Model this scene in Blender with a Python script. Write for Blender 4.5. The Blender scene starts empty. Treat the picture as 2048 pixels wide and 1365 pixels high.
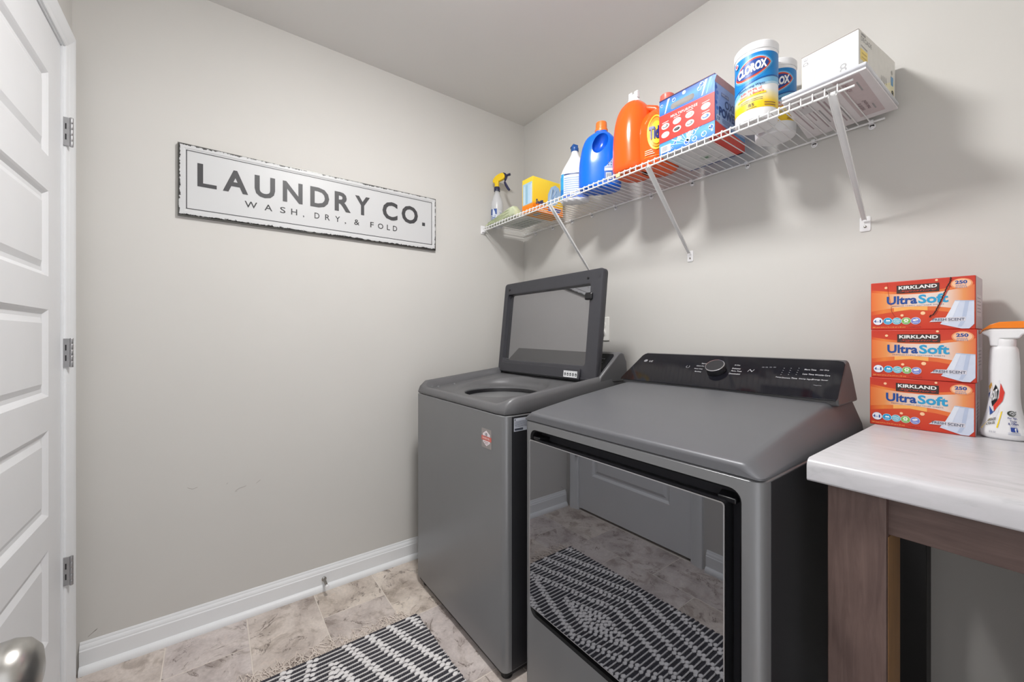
import bpy, bmesh, math, random
from mathutils import Vector, Matrix, Euler
random.seed(7)
SC = bpy.context.scene
COL = SC.collection
R = math.radians

# ---------------------------------------------------------------- camera, world, light, exposure
cam_d = bpy.data.cameras.new('camera')
cam = bpy.data.objects.new('camera', cam_d)
COL.objects.link(cam)
cam.location = (1.950, -1.542, 1.134)
cam.rotation_euler = (R(90), 0, R(53.39))
cam_d.sensor_width = 36.0
cam_d.sensor_fit = 'HORIZONTAL'
cam_d.lens = 800.0 / 2048.0 * 36.0
cam_d.shift_y = -9.0 / 2048.0
cam_d.clip_start = 0.01
SC.camera = cam

world = bpy.data.worlds.new('world')
SC.world = world
world.use_nodes = True
world.node_tree.nodes['Background'].inputs[0].default_value = (0.98, 0.98, 1.0, 1)
world.node_tree.nodes['Background'].inputs[1].default_value = 1.5

LIGHT_XY = (1.14, -1.05)
LAMP_EMISSION = 166.0        # radiance of the lit dome of the ceiling light
LAMP_COLOR = (1.0, 0.988, 0.972, 1)

SC.view_settings.view_transform = 'Standard'
SC.view_settings.look = 'None'
SC.view_settings.gamma = 1.0
SC.view_settings.use_curve_mapping = False
SC.view_settings.exposure = 0.0

# ---------------------------------------------------------------- helpers
def s(r, g, b):
    f = lambda c: (c / 255.0) / 12.92 if c <= 10 else (((c / 255.0) + 0.055) / 1.055) ** 2.4
    return (f(r), f(g), f(b), 1.0)

class NT:
    def __init__(self, m):
        m.use_nodes = True
        self.t = m.node_tree
        self.b = self.t.nodes['Principled BSDF']
    def n(self, kind, **kw):
        nd = self.t.nodes.new(kind)
        for k, v in kw.items():
            if k in nd.inputs: nd.inputs[k].default_value = v
            else: setattr(nd, k, v)
        return nd
    def l(self, a, b): self.t.links.new(a, b)
    def math(self, op, a, b=None, c=None):
        nd = self.t.nodes.new('ShaderNodeMath'); nd.operation = op
        for i, v in enumerate((a, b, c)):
            if v is None: continue
            if isinstance(v, (int, float)): nd.inputs[i].default_value = v
            else: self.l(v, nd.inputs[i])
        return nd.outputs[0]
    def ramp(self, fac, stops, interp='LINEAR'):
        nd = self.t.nodes.new('ShaderNodeValToRGB'); nd.color_ramp.interpolation = interp
        el = nd.color_ramp.elements
        while len(el) < len(stops): el.new(0.5)
        for e, (p, c) in zip(el, stops): e.position = p; e.color = c
        self.l(fac, nd.inputs[0]); return nd.outputs[0]
    def mix(self, fac, a, b):
        nd = self.t.nodes.new('ShaderNodeMix'); nd.data_type = 'RGBA'
        for sock, v in ((nd.inputs[0], fac), (nd.inputs[6], a), (nd.inputs[7], b)):
            if isinstance(v, (int, float, tuple)): sock.default_value = v
            else: self.l(v, sock)
        return nd.outputs[2]
    def bump(self, h, strength=0.2, dist=0.01):
        nd = self.n('ShaderNodeBump'); nd.inputs['Strength'].default_value = strength
        nd.inputs['Distance'].default_value = dist
        self.l(h, nd.inputs['Height']); self.l(nd.outputs[0], self.b.inputs['Normal'])

MATS = {}
def mat(name, col, rough=0.5, metal=0.0, var=0.0, scale=20.0, bump=0.0, spec=0.5, coat=0.0, trans=0.0, ior=1.45):
    if name in MATS: return MATS[name]
    m = bpy.data.materials.new(name); MATS[name] = m
    t = NT(m); b = t.b
    b.inputs['Base Color'].default_value = col
    b.inputs['Roughness'].default_value = rough
    b.inputs['Metallic'].default_value = metal
    b.inputs['Specular IOR Level'].default_value = spec
    b.inputs['Coat Weight'].default_value = coat
    b.inputs['Transmission Weight'].default_value = trans
    b.inputs['IOR'].default_value = ior
    if var or bump:
        tc = t.n('ShaderNodeTexCoord'); no = t.n('ShaderNodeTexNoise', Scale=scale, Detail=4.0)
        t.l(tc.outputs['Object'], no.inputs['Vector'])
        if var:
            lo = tuple(max(0, c * (1 - var)) for c in col[:3]) + (1,)
            hi = tuple(min(1, c * (1 + var)) for c in col[:3]) + (1,)
            t.l(t.ramp(no.outputs['Fac'], [(0.3, lo), (0.7, hi)]), b.inputs['Base Color'])
        if bump: t.bump(no.outputs['Fac'], bump, 0.002)
    return m

def ink(c, rough=0.42):
    if not isinstance(c, tuple): return c
    key = 'ink_%d_%d_%d_%d' % (c[0], c[1], c[2], int(rough * 100))
    return mat(key, s(*c), rough, var=0.03, scale=60)

ORG = {}
class MB:
    """collects shapes into one mesh"""
    def __init__(self): self.v = []; self.f = []; self.m = []; self.mi = 0
    def add(self, vs, fs):
        o = len(self.v); self.v += [Vector(p) for p in vs]
        self.f += [tuple(i + o for i in f) for f in fs]; self.m += [self.mi] * len(fs)
        return self
    def box(self, x0, x1, y0, y1, z0, z1):
        vs = [(x, y, z) for x in (x0, x1) for y in (y0, y1) for z in (z0, z1)]
        return self.add(vs, [(0, 1, 3, 2), (4, 6, 7, 5), (0, 4, 5, 1), (2, 3, 7, 6), (0, 2, 6, 4), (1, 5, 7, 3)])
    def rings(self, rs, cap0=True, cap1=True, closed=True):
        n = len(rs[0]); vs = [p for r in rs for p in r]; fs = []
        for i in range(len(rs) - 1):
            for j in range(n if closed else n - 1):
                k = (j + 1) % n
                fs.append((i * n + j, i * n + k, (i + 1) * n + k, (i + 1) * n + j))
        if cap0: fs.append(tuple(range(n - 1, -1, -1)))
        if cap1: fs.append(tuple((len(rs) - 1) * n + j for j in range(n)))
        return self.add(vs, fs)
    def tube(self, pts, r, n=8, flat=1.0, up=(0, 0, 1)):
        pts = [Vector(p) for p in pts]; rs = []
        rr = r if isinstance(r, (list, tuple)) else [r] * len(pts)
        for i, p in enumerate(pts):
            d = (pts[min(i + 1, len(pts) - 1)] - pts[max(i - 1, 0)]).normalized()
            u = Vector(up)
            if abs(d.dot(u)) > 0.95: u = Vector((1, 0, 0))
            a = d.cross(u).normalized(); b = a.cross(d).normalized()
            rs.append([p + a * rr[i] * math.cos(2 * math.pi * k / n) + b * rr[i] * flat * math.sin(2 * math.pi * k / n) for k in range(n)])
        return self.rings(rs)
    def lathe(self, prof, c=(0, 0, 0), n=32, axis='z', cap0=True, cap1=True):
        rs = []
        for r, h in prof:
            ring = []
            for k in range(n):
                a = 2 * math.pi * k / n; x, y = r * math.cos(a), r * math.sin(a)
                p = {'z': (x, y, h), 'y': (x, h, -y), 'x': (h, x, y)}[axis]
                ring.append(Vector(p) + Vector(c))
            rs.append(ring)
        return self.rings(rs, cap0, cap1)
    def prism(self, poly, a0, a1, axis='x'):
        """2-D polygon extruded along an axis; poly is in the other two axes (cyclic order)"""
        def P(p, a): return {'x': (a, p[0], p[1]), 'y': (p[0], a, p[1]), 'z': (p[0], p[1], a)}[axis]
        return self.rings([[P(p, a0) for p in poly], [P(p, a1) for p in poly]])
    def xf(self, M):
        self.v = [M @ p for p in self.v]; return self
    def build(self, name, mats, parent=None, bevel=0.0, seg=2, smooth=35, label=None, kind=None):
        me = bpy.data.meshes.new(name)
        off = Vector((0, 0, 0))
        if parent is not None and ORG.get(parent.name) is not None: off = ORG[parent.name]
        me.from_pydata([tuple(p - off) for p in self.v], [], self.f)
        if not isinstance(mats, (list, tuple)): mats = [mats]
        for m in mats: me.materials.append(m)
        me.polygons.foreach_set('material_index', self.m)
        bm = bmesh.new(); bm.from_mesh(me); bmesh.ops.recalc_face_normals(bm, faces=bm.faces); bm.to_mesh(me); bm.free()
        if smooth:
            me.polygons.foreach_set('use_smooth', [True] * len(me.polygons))
            me.set_sharp_from_angle(angle=R(smooth))
        me.update()
        o = bpy.data.objects.new(name, me); COL.objects.link(o)
        if parent is not None:
            o.parent = parent; ORG[o.name] = ORG.get(parent.name)
        if bevel:
            b = o.modifiers.new('bevel', 'BEVEL'); b.width = bevel; b.segments = seg; b.limit_method = 'ANGLE'; b.angle_limit = R(40)
        if label: o['label'] = label
        if kind: o['kind'] = kind
        return o

def thing(name, label, cat, loc=(0, 0, 0), rotz=0.0, group=None, world=True, kind=None):
    """an Empty at the thing's base; world=True means its parts are given in world coordinates"""
    o = bpy.data.objects.new(name, None); COL.objects.link(o)
    o.empty_display_size = 0.05
    o.location = loc; o.rotation_euler = (0, 0, rotz)
    if kind: o['kind'] = kind
    else:
        o['label'] = label; o['category'] = cat
    if group: o['group'] = group
    ORG[o.name] = Vector(loc) if world else None
    return o

def rrect(x0, x1, y0, y1, r, z, k=6):
    pts = []
    for cx, cy, a in ((x1 - r, y1 - r, 0), (x0 + r, y1 - r, 90), (x0 + r, y0 + r, 180), (x1 - r, y0 + r, 270)):
        for i in range(k + 1):
            t = R(a + 90.0 * i / k); pts.append(Vector((cx + r * math.cos(t), cy + r * math.sin(t), z)))
    return pts

def cut(o, cutter):
    """boolean difference, applied; the cutter is removed"""
    c = cutter.build('cutter', MATS['cut_inside'] if 'cut_inside' in MATS else [], None, smooth=0)
    md = o.modifiers.new('b', 'BOOLEAN'); md.operation = 'DIFFERENCE'; md.object = c; md.solver = 'EXACT'; md.material_mode = 'TRANSFER'
    dg = bpy.context.evaluated_depsgraph_get(); dg.update()
    me = bpy.data.meshes.new_from_object(o.evaluated_get(dg))
    o.modifiers.remove(md); old = o.data; o.data = me; bpy.data.meshes.remove(old)
    bpy.data.objects.remove(c)
    me.polygons.foreach_set('use_smooth', [True] * len(me.polygons)); me.set_sharp_from_angle(angle=R(35))

TXT = {}
def text_mesh(t, bold=0.0, shear=0.0, space=1.0):
    key = (t, bold, shear, space)
    if key in TXT: return TXT[key]
    cu = bpy.data.curves.new('t', 'FONT'); cu.body = t; cu.size = 1.0; cu.offset = bold; cu.shear = shear
    cu.space_character = space; cu.resolution_u = 3
    ob = bpy.data.objects.new('t', cu); COL.objects.link(ob)
    dg = bpy.context.evaluated_depsgraph_get()
    me = bpy.data.meshes.new_from_object(ob.evaluated_get(dg))
    vs = [(v.co.x, v.co.y) for v in me.vertices]; fs = [tuple(p.vertices) for p in me.polygons]
    bpy.data.objects.remove(ob); bpy.data.curves.remove(cu); bpy.data.meshes.remove(me)
    xs = [v[0] for v in vs]; ys = [v[1] for v in vs]
    TXT[key] = (vs, fs, min(xs), max(xs), min(ys), max(ys))
    return TXT[key]

class Art:
    """flat print laid on a surface; fmap(u, v, height) gives the point"""
    def __init__(self, fmap, step=0.00025, sub=1): self.map = fmap; self.st = step; self.sh = []; self.sub = sub
    def _add(self, pts, fs, col, layer):
        self.sh.append(([self.map(u, v, self.st * (layer + 1)) for u, v in pts], fs, ink(col))); return self
    def rect(self, u0, v0, u1, v1, col, layer=0):
        n = self.sub; pts = []
        for i in range(n + 1):
            u = u0 + (u1 - u0) * i / n; pts += [(u, v0), (u, v1)]
        if n > 1 and abs(v1 - v0) > 0.03:
            m = 6; pts = [(u0 + (u1 - u0) * i / n, v0 + (v1 - v0) * j / m) for i in range(n + 1) for j in range(m + 1)]
            fs = [(i * (m + 1) + j, (i + 1) * (m + 1) + j, (i + 1) * (m + 1) + j + 1, i * (m + 1) + j + 1) for i in range(n) for j in range(m)]
            return self._add(pts, fs, col, layer)
        return self._add(pts, [(2 * i, 2 * i + 2, 2 * i + 3, 2 * i + 1) for i in range(n)], col, layer)
    def poly(self, pts, col, layer=1): return self._add(pts, [tuple(range(len(pts)))], col, layer)
    def band(self, lo, hi, col, layer=1):
        n = len(lo); return self._add(lo + hi, [(i, i + 1, n + i + 1, n + i) for i in range(n - 1)], col, layer)
    def ell(self, cu, cv, ru, rv, col, layer=1, n=20, rot=0.0):
        c, q = math.cos(rot), math.sin(rot); pts = []
        for k in range(n):
            a = 2 * math.pi * k / n; x, y = ru * math.cos(a), rv * math.sin(a)
            pts.append((cu + x * c - y * q, cv + x * q + y * c))
        return self._add(pts, [tuple(range(n))], col, layer)
    def ring(self, cu, cv, ru, rv, w, col, layer=1, n=24, a0=0.0, a1=360.0):
        full = abs(a1 - a0) >= 359.9; m = n + (0 if full else 1)
        P = lambda k, d: (cu + (ru - d) * math.cos(R(a0 + (a1 - a0) * k / n)), cv + (rv - d) * math.sin(R(a0 + (a1 - a0) * k / n)))
        pts = [P(k, 0) for k in range(m)] + [P(k, w) for k in range(m)]
        return self._add(pts, [(k, (k + 1) % m, m + (k + 1) % m, m + k) for k in range(n)], col, layer)
    def line(self, pts, w, col, layer=1):
        for (a, b), (c, d) in zip(pts[:-1], pts[1:]):
            L = math.hypot(c - a, d - b) or 1e-9; nx, ny = -(d - b) / L * w / 2, (c - a) / L * w / 2
            self._add([(a - nx, b - ny), (c - nx, d - ny), (c + nx, d + ny), (a + nx, b + ny)], [(0, 1, 2, 3)], col, layer)
        return self
    def text(self, t, u0, v0, u1, v1, col, layer=2, bold=0.0, shear=0.0, space=1.0, rot=0.0, skew=0.0):
        vs, fs, xa, xb, ya, yb = text_mesh(t, bold, shear, space); pts = []
        cu, cv = (u0 + u1) / 2, (v0 + v1) / 2; c, q = math.cos(rot), math.sin(rot)
        for x, y in vs:
            u = u0 + (x - xa) / (xb - xa) * (u1 - u0) - cu; v = v0 + (y - ya) / (yb - ya) * (v1 - v0) - cv + skew * u
            pts.append((cu + u * c - v * q, cv + u * q + v * c))
        return self._add(pts, fs, col, layer)
    def build(self, name, parent, label=None):
        mb = MB(); mats = []
        for vs, fs, m in self.sh:
            if m not in mats: mats.append(m)
            mb.mi = mats.index(m); mb.add(vs, fs)
        me = bpy.data.meshes.new(name); off = ORG.get(parent.name) or Vector((0, 0, 0))
        me.from_pydata([tuple(p - off) for p in mb.v], [], mb.f)
        for m in mats: me.materials.append(m)
        me.polygons.foreach_set('material_index', mb.m); me.update()
        o = bpy.data.objects.new(name, me); COL.objects.link(o); o.parent = parent; ORG[o.name] = ORG.get(parent.name)
        if label: o['label'] = label
        return o

def flat(o, u, v):
    o, u, v = Vector(o), Vector(u).normalized(), Vector(v).normalized(); n = u.cross(v)
    return lambda a, b, h: o + u * a + v * b + n * h

class Vessel:
    """lofted bottle body: table rows (z, rx, ry, ox, oy), smooth in between"""
    def __init__(self, tab, e=2.0, c=(0, 0), rot=0.0):
        self.t = [tuple(r) + (0.0,) * (5 - len(r)) for r in tab]; self.e = e; self.c = c; self.rot = rot
    def at(self, z):
        t = self.t
        if z <= t[0][0]: return t[0][1:]
        if z >= t[-1][0]: return t[-1][1:]
        for i in range(len(t) - 1):
            if z <= t[i + 1][0]: break
        p0, p1, p2, p3 = t[max(i - 1, 0)], t[i], t[i + 1], t[min(i + 2, len(t) - 1)]
        h = p2[0] - p1[0]; x = (z - p1[0]) / h; out = []
        for k in range(1, 5):
            d = (p2[k] - p1[k]) / h
            m1 = (p2[k] - p0[k]) / (p2[0] - p0[0]) if p0 is not p1 else d
            m2 = (p3[k] - p1[k]) / (p3[0] - p1[0]) if p3 is not p2 else d
            dl = (p1[k] - p0[k]) / (p1[0] - p0[0]) if p0 is not p1 else d
            dr = (p3[k] - p2[k]) / (p3[0] - p2[0]) if p3 is not p2 else d
            if dl * d <= 0: m1 = 0
            else: m1 = math.copysign(min(abs(m1), 2.5 * abs(dl), 2.5 * abs(d)), d)
            if dr * d <= 0: m2 = 0
            else: m2 = math.copysign(min(abs(m2), 2.5 * abs(dr), 2.5 * abs(d)), d)
            out.append((2 * x**3 - 3 * x**2 + 1) * p1[k] + (x**3 - 2 * x**2 + x) * h * m1 + (-2 * x**3 + 3 * x**2) * p2[k] + (x**3 - x**2) * h * m2)
        return out
    def pt(self, a, z, h=0.0):
        rx, ry, ox, oy = self.at(z); c, q = math.cos(a), math.sin(a); e = 2.0 / self.e
        x = (rx + h) * math.copysign(abs(c) ** e, c) + ox; y = (ry + h) * math.copysign(abs(q) ** e, q) + oy
        cr, sr = math.cos(self.rot), math.sin(self.rot)
        return Vector((self.c[0] + x * cr - y * sr, self.c[1] + x * sr + y * cr, z))
    def mesh(self, nz=40, n=40, z0=None, z1=None):
        zs = sorted(set([r[0] for r in self.t] + [self.t[0][0] + (self.t[-1][0] - self.t[0][0]) * i / nz for i in range(nz + 1)]))
        return MB().rings([[self.pt(2 * math.pi * k / n, z) for k in range(n)] for z in zs])
    def wrap(self, a0):
        """print mapping: u = angle (radians, growing to the viewer's right), v = height"""
        return lambda u, v, h: self.pt(a0 + u, v, h)

# ---------------------------------------------------------------- materials
WALLC = s(205, 203, 199)
m_wall = mat('wall_paint', WALLC, 0.75, var=0.012, scale=3.0, bump=0.04)
m_ceil = mat('ceiling_paint', s(222, 220, 217), 0.85, var=0.01, scale=3.0)
m_trim = mat('trim_white', s(232, 234, 236), 0.38, var=0.01, scale=12)
m_door = mat('door_white', s(228, 229, 231), 0.42, var=0.012, scale=8)
m_grout = mat('grout', s(222, 213, 204), 0.8, var=0.05)
m_nickel = mat('brushed_nickel', s(176, 174, 170), 0.3, 1.0, var=0.05, scale=80)
m_steel = mat('hinge_steel', s(176, 176, 178), 0.38, 1.0, var=0.05, scale=80)
m_dark = mat('dark_gap', s(22, 22, 24), 0.6, var=0.05)
m_graph = mat('graphite_enamel', s(132, 133, 135), 0.33, 0.36, var=0.015, scale=6, spec=0.5)
m_graph2 = mat('graphite_top', s(106, 107, 111), 0.42, 0.30, var=0.015, scale=6, spec=0.5)
m_deck = mat('dark_grey_deck', s(98, 98, 100), 0.40, 0.12, var=0.015, scale=6)
m_side = mat('black_side_panel', s(44, 44, 47), 0.42, var=0.03, scale=10, bump=0.02)
m_lidp = mat('dark_grey_plastic', s(60, 60, 65), 0.42, var=0.03, scale=20)
m_blk = mat('black_plastic', s(24, 24, 27), 0.35, var=0.03, scale=20)
m_pglass = mat('panel_glass', s(22, 22, 28), 0.07, var=0.03, scale=20, spec=0.5)
m_mirror = mat('mirrored_dark_glass', s(141, 143, 148), 0.015, 1.0, var=0.01, scale=4)
m_chrome = mat('polished_edge', s(200, 200, 203), 0.22, 1.0, var=0.02, scale=40)
m_drum = mat('stainless_drum', s(226, 226, 228), 0.3, 0.25, var=0.03, scale=30)
m_wire = mat('white_wire_coating', s(236, 236, 236), 0.35, var=0.01, scale=40)
m_white = mat('white_plastic', s(236, 236, 238), 0.3, var=0.01, scale=20)
m_ivory = mat('outlet_white', s(232, 231, 226), 0.35, var=0.01, scale=20)
m_card = mat('carton_board', s(168, 140, 112), 0.8, var=0.06, scale=40)
m_cyl = mat('cream_yarn', s(226, 215, 206), 0.9, var=0.08, scale=120)
MATS['cut_inside'] = m_dark

def stone_mat():
    m = bpy.data.materials.new('stone_look_tile'); MATS['stone_look_tile'] = m
    t = NT(m); tc = t.n('ShaderNodeTexCoord'); oi = t.n('ShaderNodeObjectInfo')
    off = t.n('ShaderNodeVectorMath', operation='SCALE'); cmb = t.n('ShaderNodeCombineXYZ')
    t.l(oi.outputs['Random'], cmb.inputs[0])
    r2 = t.math('FRACT', t.math('MULTIPLY', oi.outputs['Random'], 7.31)); t.l(r2, cmb.inputs[1])
    t.l(r2, cmb.inputs[2])
    t.l(cmb.outputs[0], off.inputs[0]); off.inputs['Scale'].default_value = 37.0
    ad = t.n('ShaderNodeVectorMath', operation='ADD'); t.l(tc.outputs['Object'], ad.inputs[0]); t.l(off.outputs[0], ad.inputs[1])
    P = ad.outputs[0]
    n1 = t.n('ShaderNodeTexNoise', Scale=5.0, Detail=9.0, Roughness=0.64, Distortion=0.7); t.l(P, n1.inputs['Vector'])
    n2 = t.n('ShaderNodeTexNoise', Scale=12.5, Detail=7.0, Roughness=0.60, Distortion=0.7); t.l(P, n2.inputs['Vector'])
    n3 = t.n('ShaderNodeTexNoise', Scale=6.5, Detail=5.0, Roughness=0.58, Distortion=1.4); t.l(P, n3.inputs['Vector'])
    n4 = t.n('ShaderNodeTexNoise', Scale=110.0, Detail=4.0); t.l(P, n4.inputs['Vector'])
    warm = t.ramp(n1.outputs['Fac'], [(0.28, s(160, 146, 136)), (0.44, s(200, 188, 178)), (0.58, s(220, 209, 199)), (0.74, s(234, 222, 208))])
    cool = t.ramp(n1.outputs['Fac'], [(0.28, s(160, 150, 148)), (0.48, s(200, 190, 187)), (0.70, s(222, 213, 209))])
    col = t.mix(t.ramp(r2, [(0.25, (0, 0, 0, 1)), (0.75, (1, 1, 1, 1))]), warm, cool)
    blot = t.ramp(n2.outputs['Fac'], [(0.36, (0.66, 0.63, 0.60, 1)), (0.47, (0.97, 0.96, 0.95, 1)), (0.6, (1.0, 1.0, 1.0, 1)), (0.72, (1.10, 1.06, 1.02, 1))])
    mu = t.n('ShaderNodeMix'); mu.data_type = 'RGBA'; mu.blend_type = 'MULTIPLY'; mu.inputs[0].default_value = 0.9
    t.l(col, mu.inputs[6]); t.l(blot, mu.inputs[7])
    # chipped slate clefts: thin contour lines of a warped noise, kept only in patches
    d = t.math('ABSOLUTE', t.math('SUBTRACT', n3.outputs['Fac'], 0.45))
    cle = t.ramp(d, [(0.0, (1, 1, 1, 1)), (0.006, (0.6, 0.6, 0.6, 1)), (0.014, (0, 0, 0, 1))])
    keep = t.ramp(n2.outputs['Fac'], [(0.47, (0.9, 0.9, 0.9, 1)), (0.53, (0, 0, 0, 1))])
    d2_ = t.math('ABSOLUTE', t.math('SUBTRACT', n2.outputs['Fac'], 0.445))
    cle2 = t.ramp(d2_, [(0.0, (0.7, 0.7, 0.7, 1)), (0.008, (0, 0, 0, 1))])
    keep2 = t.ramp(n1.outputs['Fac'], [(0.42, (0.9, 0.9, 0.9, 1)), (0.50, (0, 0, 0, 1))])
    fm = t.math('MAXIMUM', t.math('MULTIPLY', cle, keep), t.math('MULTIPLY', cle2, keep2))
    col2 = t.mix(fm, mu.outputs[2], s(104, 92, 85))
    fine = t.ramp(n4.outputs['Fac'], [(0.3, (0.91, 0.91, 0.91, 1)), (0.7, (1.05, 1.05, 1.05, 1))])
    mu2 = t.n('ShaderNodeMix'); mu2.data_type = 'RGBA'; mu2.blend_type = 'MULTIPLY'; mu2.inputs[0].default_value = 1.0
    t.l(col2, mu2.inputs[6]); t.l(fine, mu2.inputs[7])
    t.l(mu2.outputs[2], t.b.inputs['Base Color'])
    t.b.inputs['Roughness'].default_value = 0.45; t.b.inputs['Specular IOR Level'].default_value = 0.4
    step = t.ramp(n3.outputs['Fac'], [(0.44, (0, 0, 0, 1)), (0.46, (1, 1, 1, 1))])
    t.bump(t.math('ADD', t.math('MULTIPLY', step, 0.5), n2.outputs['Fac']), 0.35, 0.002)
    return m
m_tile = stone_mat()

def marble_mat():
    m = bpy.data.materials.new('white_marble_laminate'); t = NT(m); tc = t.n('ShaderNodeTexCoord')
    mp = t.n('ShaderNodeMapping'); mp.inputs['Rotation'].default_value = (0, 0, R(-34)); mp.inputs['Scale'].default_value = (1.0, 5.0, 3.0)
    t.l(tc.outputs['Object'], mp.inputs['Vector'])
    n1 = t.n('ShaderNodeTexNoise', Scale=9.0, Detail=8.0, Roughness=0.62, Distortion=0.8); t.l(mp.outputs[0], n1.inputs['Vector'])
    n2 = t.n('ShaderNodeTexNoise', Scale=3.0, Detail=4.0, Distortion=1.5); t.l(tc.outputs['Object'], n2.inputs['Vector'])
    c = t.ramp(n1.outputs['Fac'], [(0.28, s(172, 172, 175)), (0.42, s(191, 190, 193)), (0.6, s(197, 195, 199)), (0.8, s(200, 198, 201))])
    d = t.math('ABSOLUTE', t.math('SUBTRACT', n2.outputs['Fac'], 0.47))
    v = t.ramp(d, [(0.0, (0.22, 0.22, 0.22, 1)), (0.02, (0, 0, 0, 1))])
    t.l(t.mix(v, c, s(172, 172, 176)), t.b.inputs['Base Color']); t.b.inputs['Roughness'].default_value = 0.28
    return m
m_marble = marble_mat()

def wood_mat(name, a, b, ax=2, rough=0.45):
    m = bpy.data.materials.new(name); t = NT(m); tc = t.n('ShaderNodeTexCoord'); mp = t.n('ShaderNodeMapping')
    sc = [60.0, 60.0, 60.0]; sc[ax] = 5.0; mp.inputs['Scale'].default_value = sc
    t.l(tc.outputs['Object'], mp.inputs['Vector'])
    n1 = t.n('ShaderNodeTexNoise', Scale=1.6, Detail=6.0, Roughness=0.6, Distortion=0.6); t.l(mp.outputs[0], n1.inputs['Vector'])
    n2 = t.n('ShaderNodeTexNoise', Scale=14.0, Detail=3.0); t.l(tc.outputs['Object'], n2.inputs['Vector'])
    f = t.math('ADD', t.math('MULTIPLY', n1.outputs['Fac'], 0.7), t.math('MULTIPLY', n2.outputs['Fac'], 0.3))
    t.l(t.ramp(f, [(0.32, a), (0.68, b)]), t.b.inputs['Base Color'])
    t.b.inputs['Roughness'].default_value = rough; t.bump(n1.outputs['Fac'], 0.15, 0.001)
    return m
m_wood = wood_mat('brown_stained_wood', s(78, 60, 56), s(106, 86, 80))
m_wood_x = wood_mat('brown_stained_wood_rail', s(78, 60, 56), s(104, 84, 78), ax=0)
m_tan = wood_mat('tan_lit_wood', s(122, 88, 54), s(146, 108, 68))  # lighter copy of the leg wood, warm light painted into the colour

def sign_mat():
    m = bpy.data.materials.new('chipped_white_enamel'); t = NT(m); tc = t.n('ShaderNodeTexCoord')
    sp = t.n('ShaderNodeSeparateXYZ'); t.l(tc.outputs['Object'], sp.inputs[0])
    hy, hz = 0.520, 0.132
    dy = t.math('SUBTRACT', hy, t.math('ABSOLUTE', sp.outputs[1])); dz = t.math('SUBTRACT', hz, t.math('ABSOLUTE', sp.outputs[2]))
    d = t.math('MINIMUM', dy, dz)
    n1 = t.n('ShaderNodeTexNoise', Scale=55.0, Detail=6.0, Roughness=0.75); t.l(tc.outputs['Object'], n1.inputs['Vector'])
    n2 = t.n('ShaderNodeTexNoise', Scale=7.0, Detail=2.0); t.l(tc.outputs['Object'], n2.inputs['Vector'])
    k = t.math('MULTIPLY', t.math('SUBTRACT', n1.outputs['Fac'], 0.42), 0.030)
    k = t.math('ADD', k, t.math('MULTIPLY', t.math('SUBTRACT', n2.outputs['Fac'], 0.5), 0.014))
    f = t.math('LESS_THAN', d, k)
    t.l(t.mix(f, s(198, 199, 200), s(38, 36, 36)), t.b.inputs['Base Color'])
    t.b.inputs['Roughness'].default_value = 0.42
    return m
m_sign = sign_mat()

def grad_mat(name, stops, axis, lo, hi, rough=0.4):
    """print colour that runs from one ink to another along one local axis"""
    m = bpy.data.materials.new(name); t = NT(m); tc = t.n('ShaderNodeTexCoord'); sp = t.n('ShaderNodeSeparateXYZ')
    t.l(tc.outputs['Object'], sp.inputs[0])
    f = t.math('DIVIDE', t.math('SUBTRACT', sp.outputs[axis], lo), hi - lo)
    t.l(t.ramp(f, stops), t.b.inputs['Base Color']); t.b.inputs['Roughness'].default_value = rough
    return m

def cord_mat(name, a, b, sc):
    m = bpy.data.materials.new(name); t = NT(m); tc = t.n('ShaderNodeTexCoord')
    mp = t.n('ShaderNodeMapping'); mp.inputs['Rotation'].default_value = (0, 0, R(25)); t.l(tc.outputs['Object'], mp.inputs['Vector'])
    w = t.n('ShaderNodeTexWave', Scale=sc, Distortion=0.6); w.bands_direction = 'Y'; t.l(mp.outputs[0], w.inputs['Vector'])
    t.l(t.ramp(w.outputs['Fac'], [(0.15, a), (0.75, b)]), t.b.inputs['Base Color']); t.b.inputs['Roughness'].default_value = 0.9
    t.bump(w.outputs['Fac'], 0.6, 0.002); return m
m_cordd = cord_mat('charcoal_cord', s(38, 37, 43), s(80, 78, 86), 55)
m_cordw = cord_mat('white_cord', s(206, 202, 202), s(232, 229, 229), 70)
m_tuft = mat('white_tuft', s(228, 225, 225), 0.95, var=0.04, scale=150, bump=0.3)

# ---------------------------------------------------------------- the room
X1, Y0, H = 2.20, -1.925, 2.44

def struct(name, mb, m, **k):
    o = mb.build(name, m, None, kind='structure', **k); return o

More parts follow.
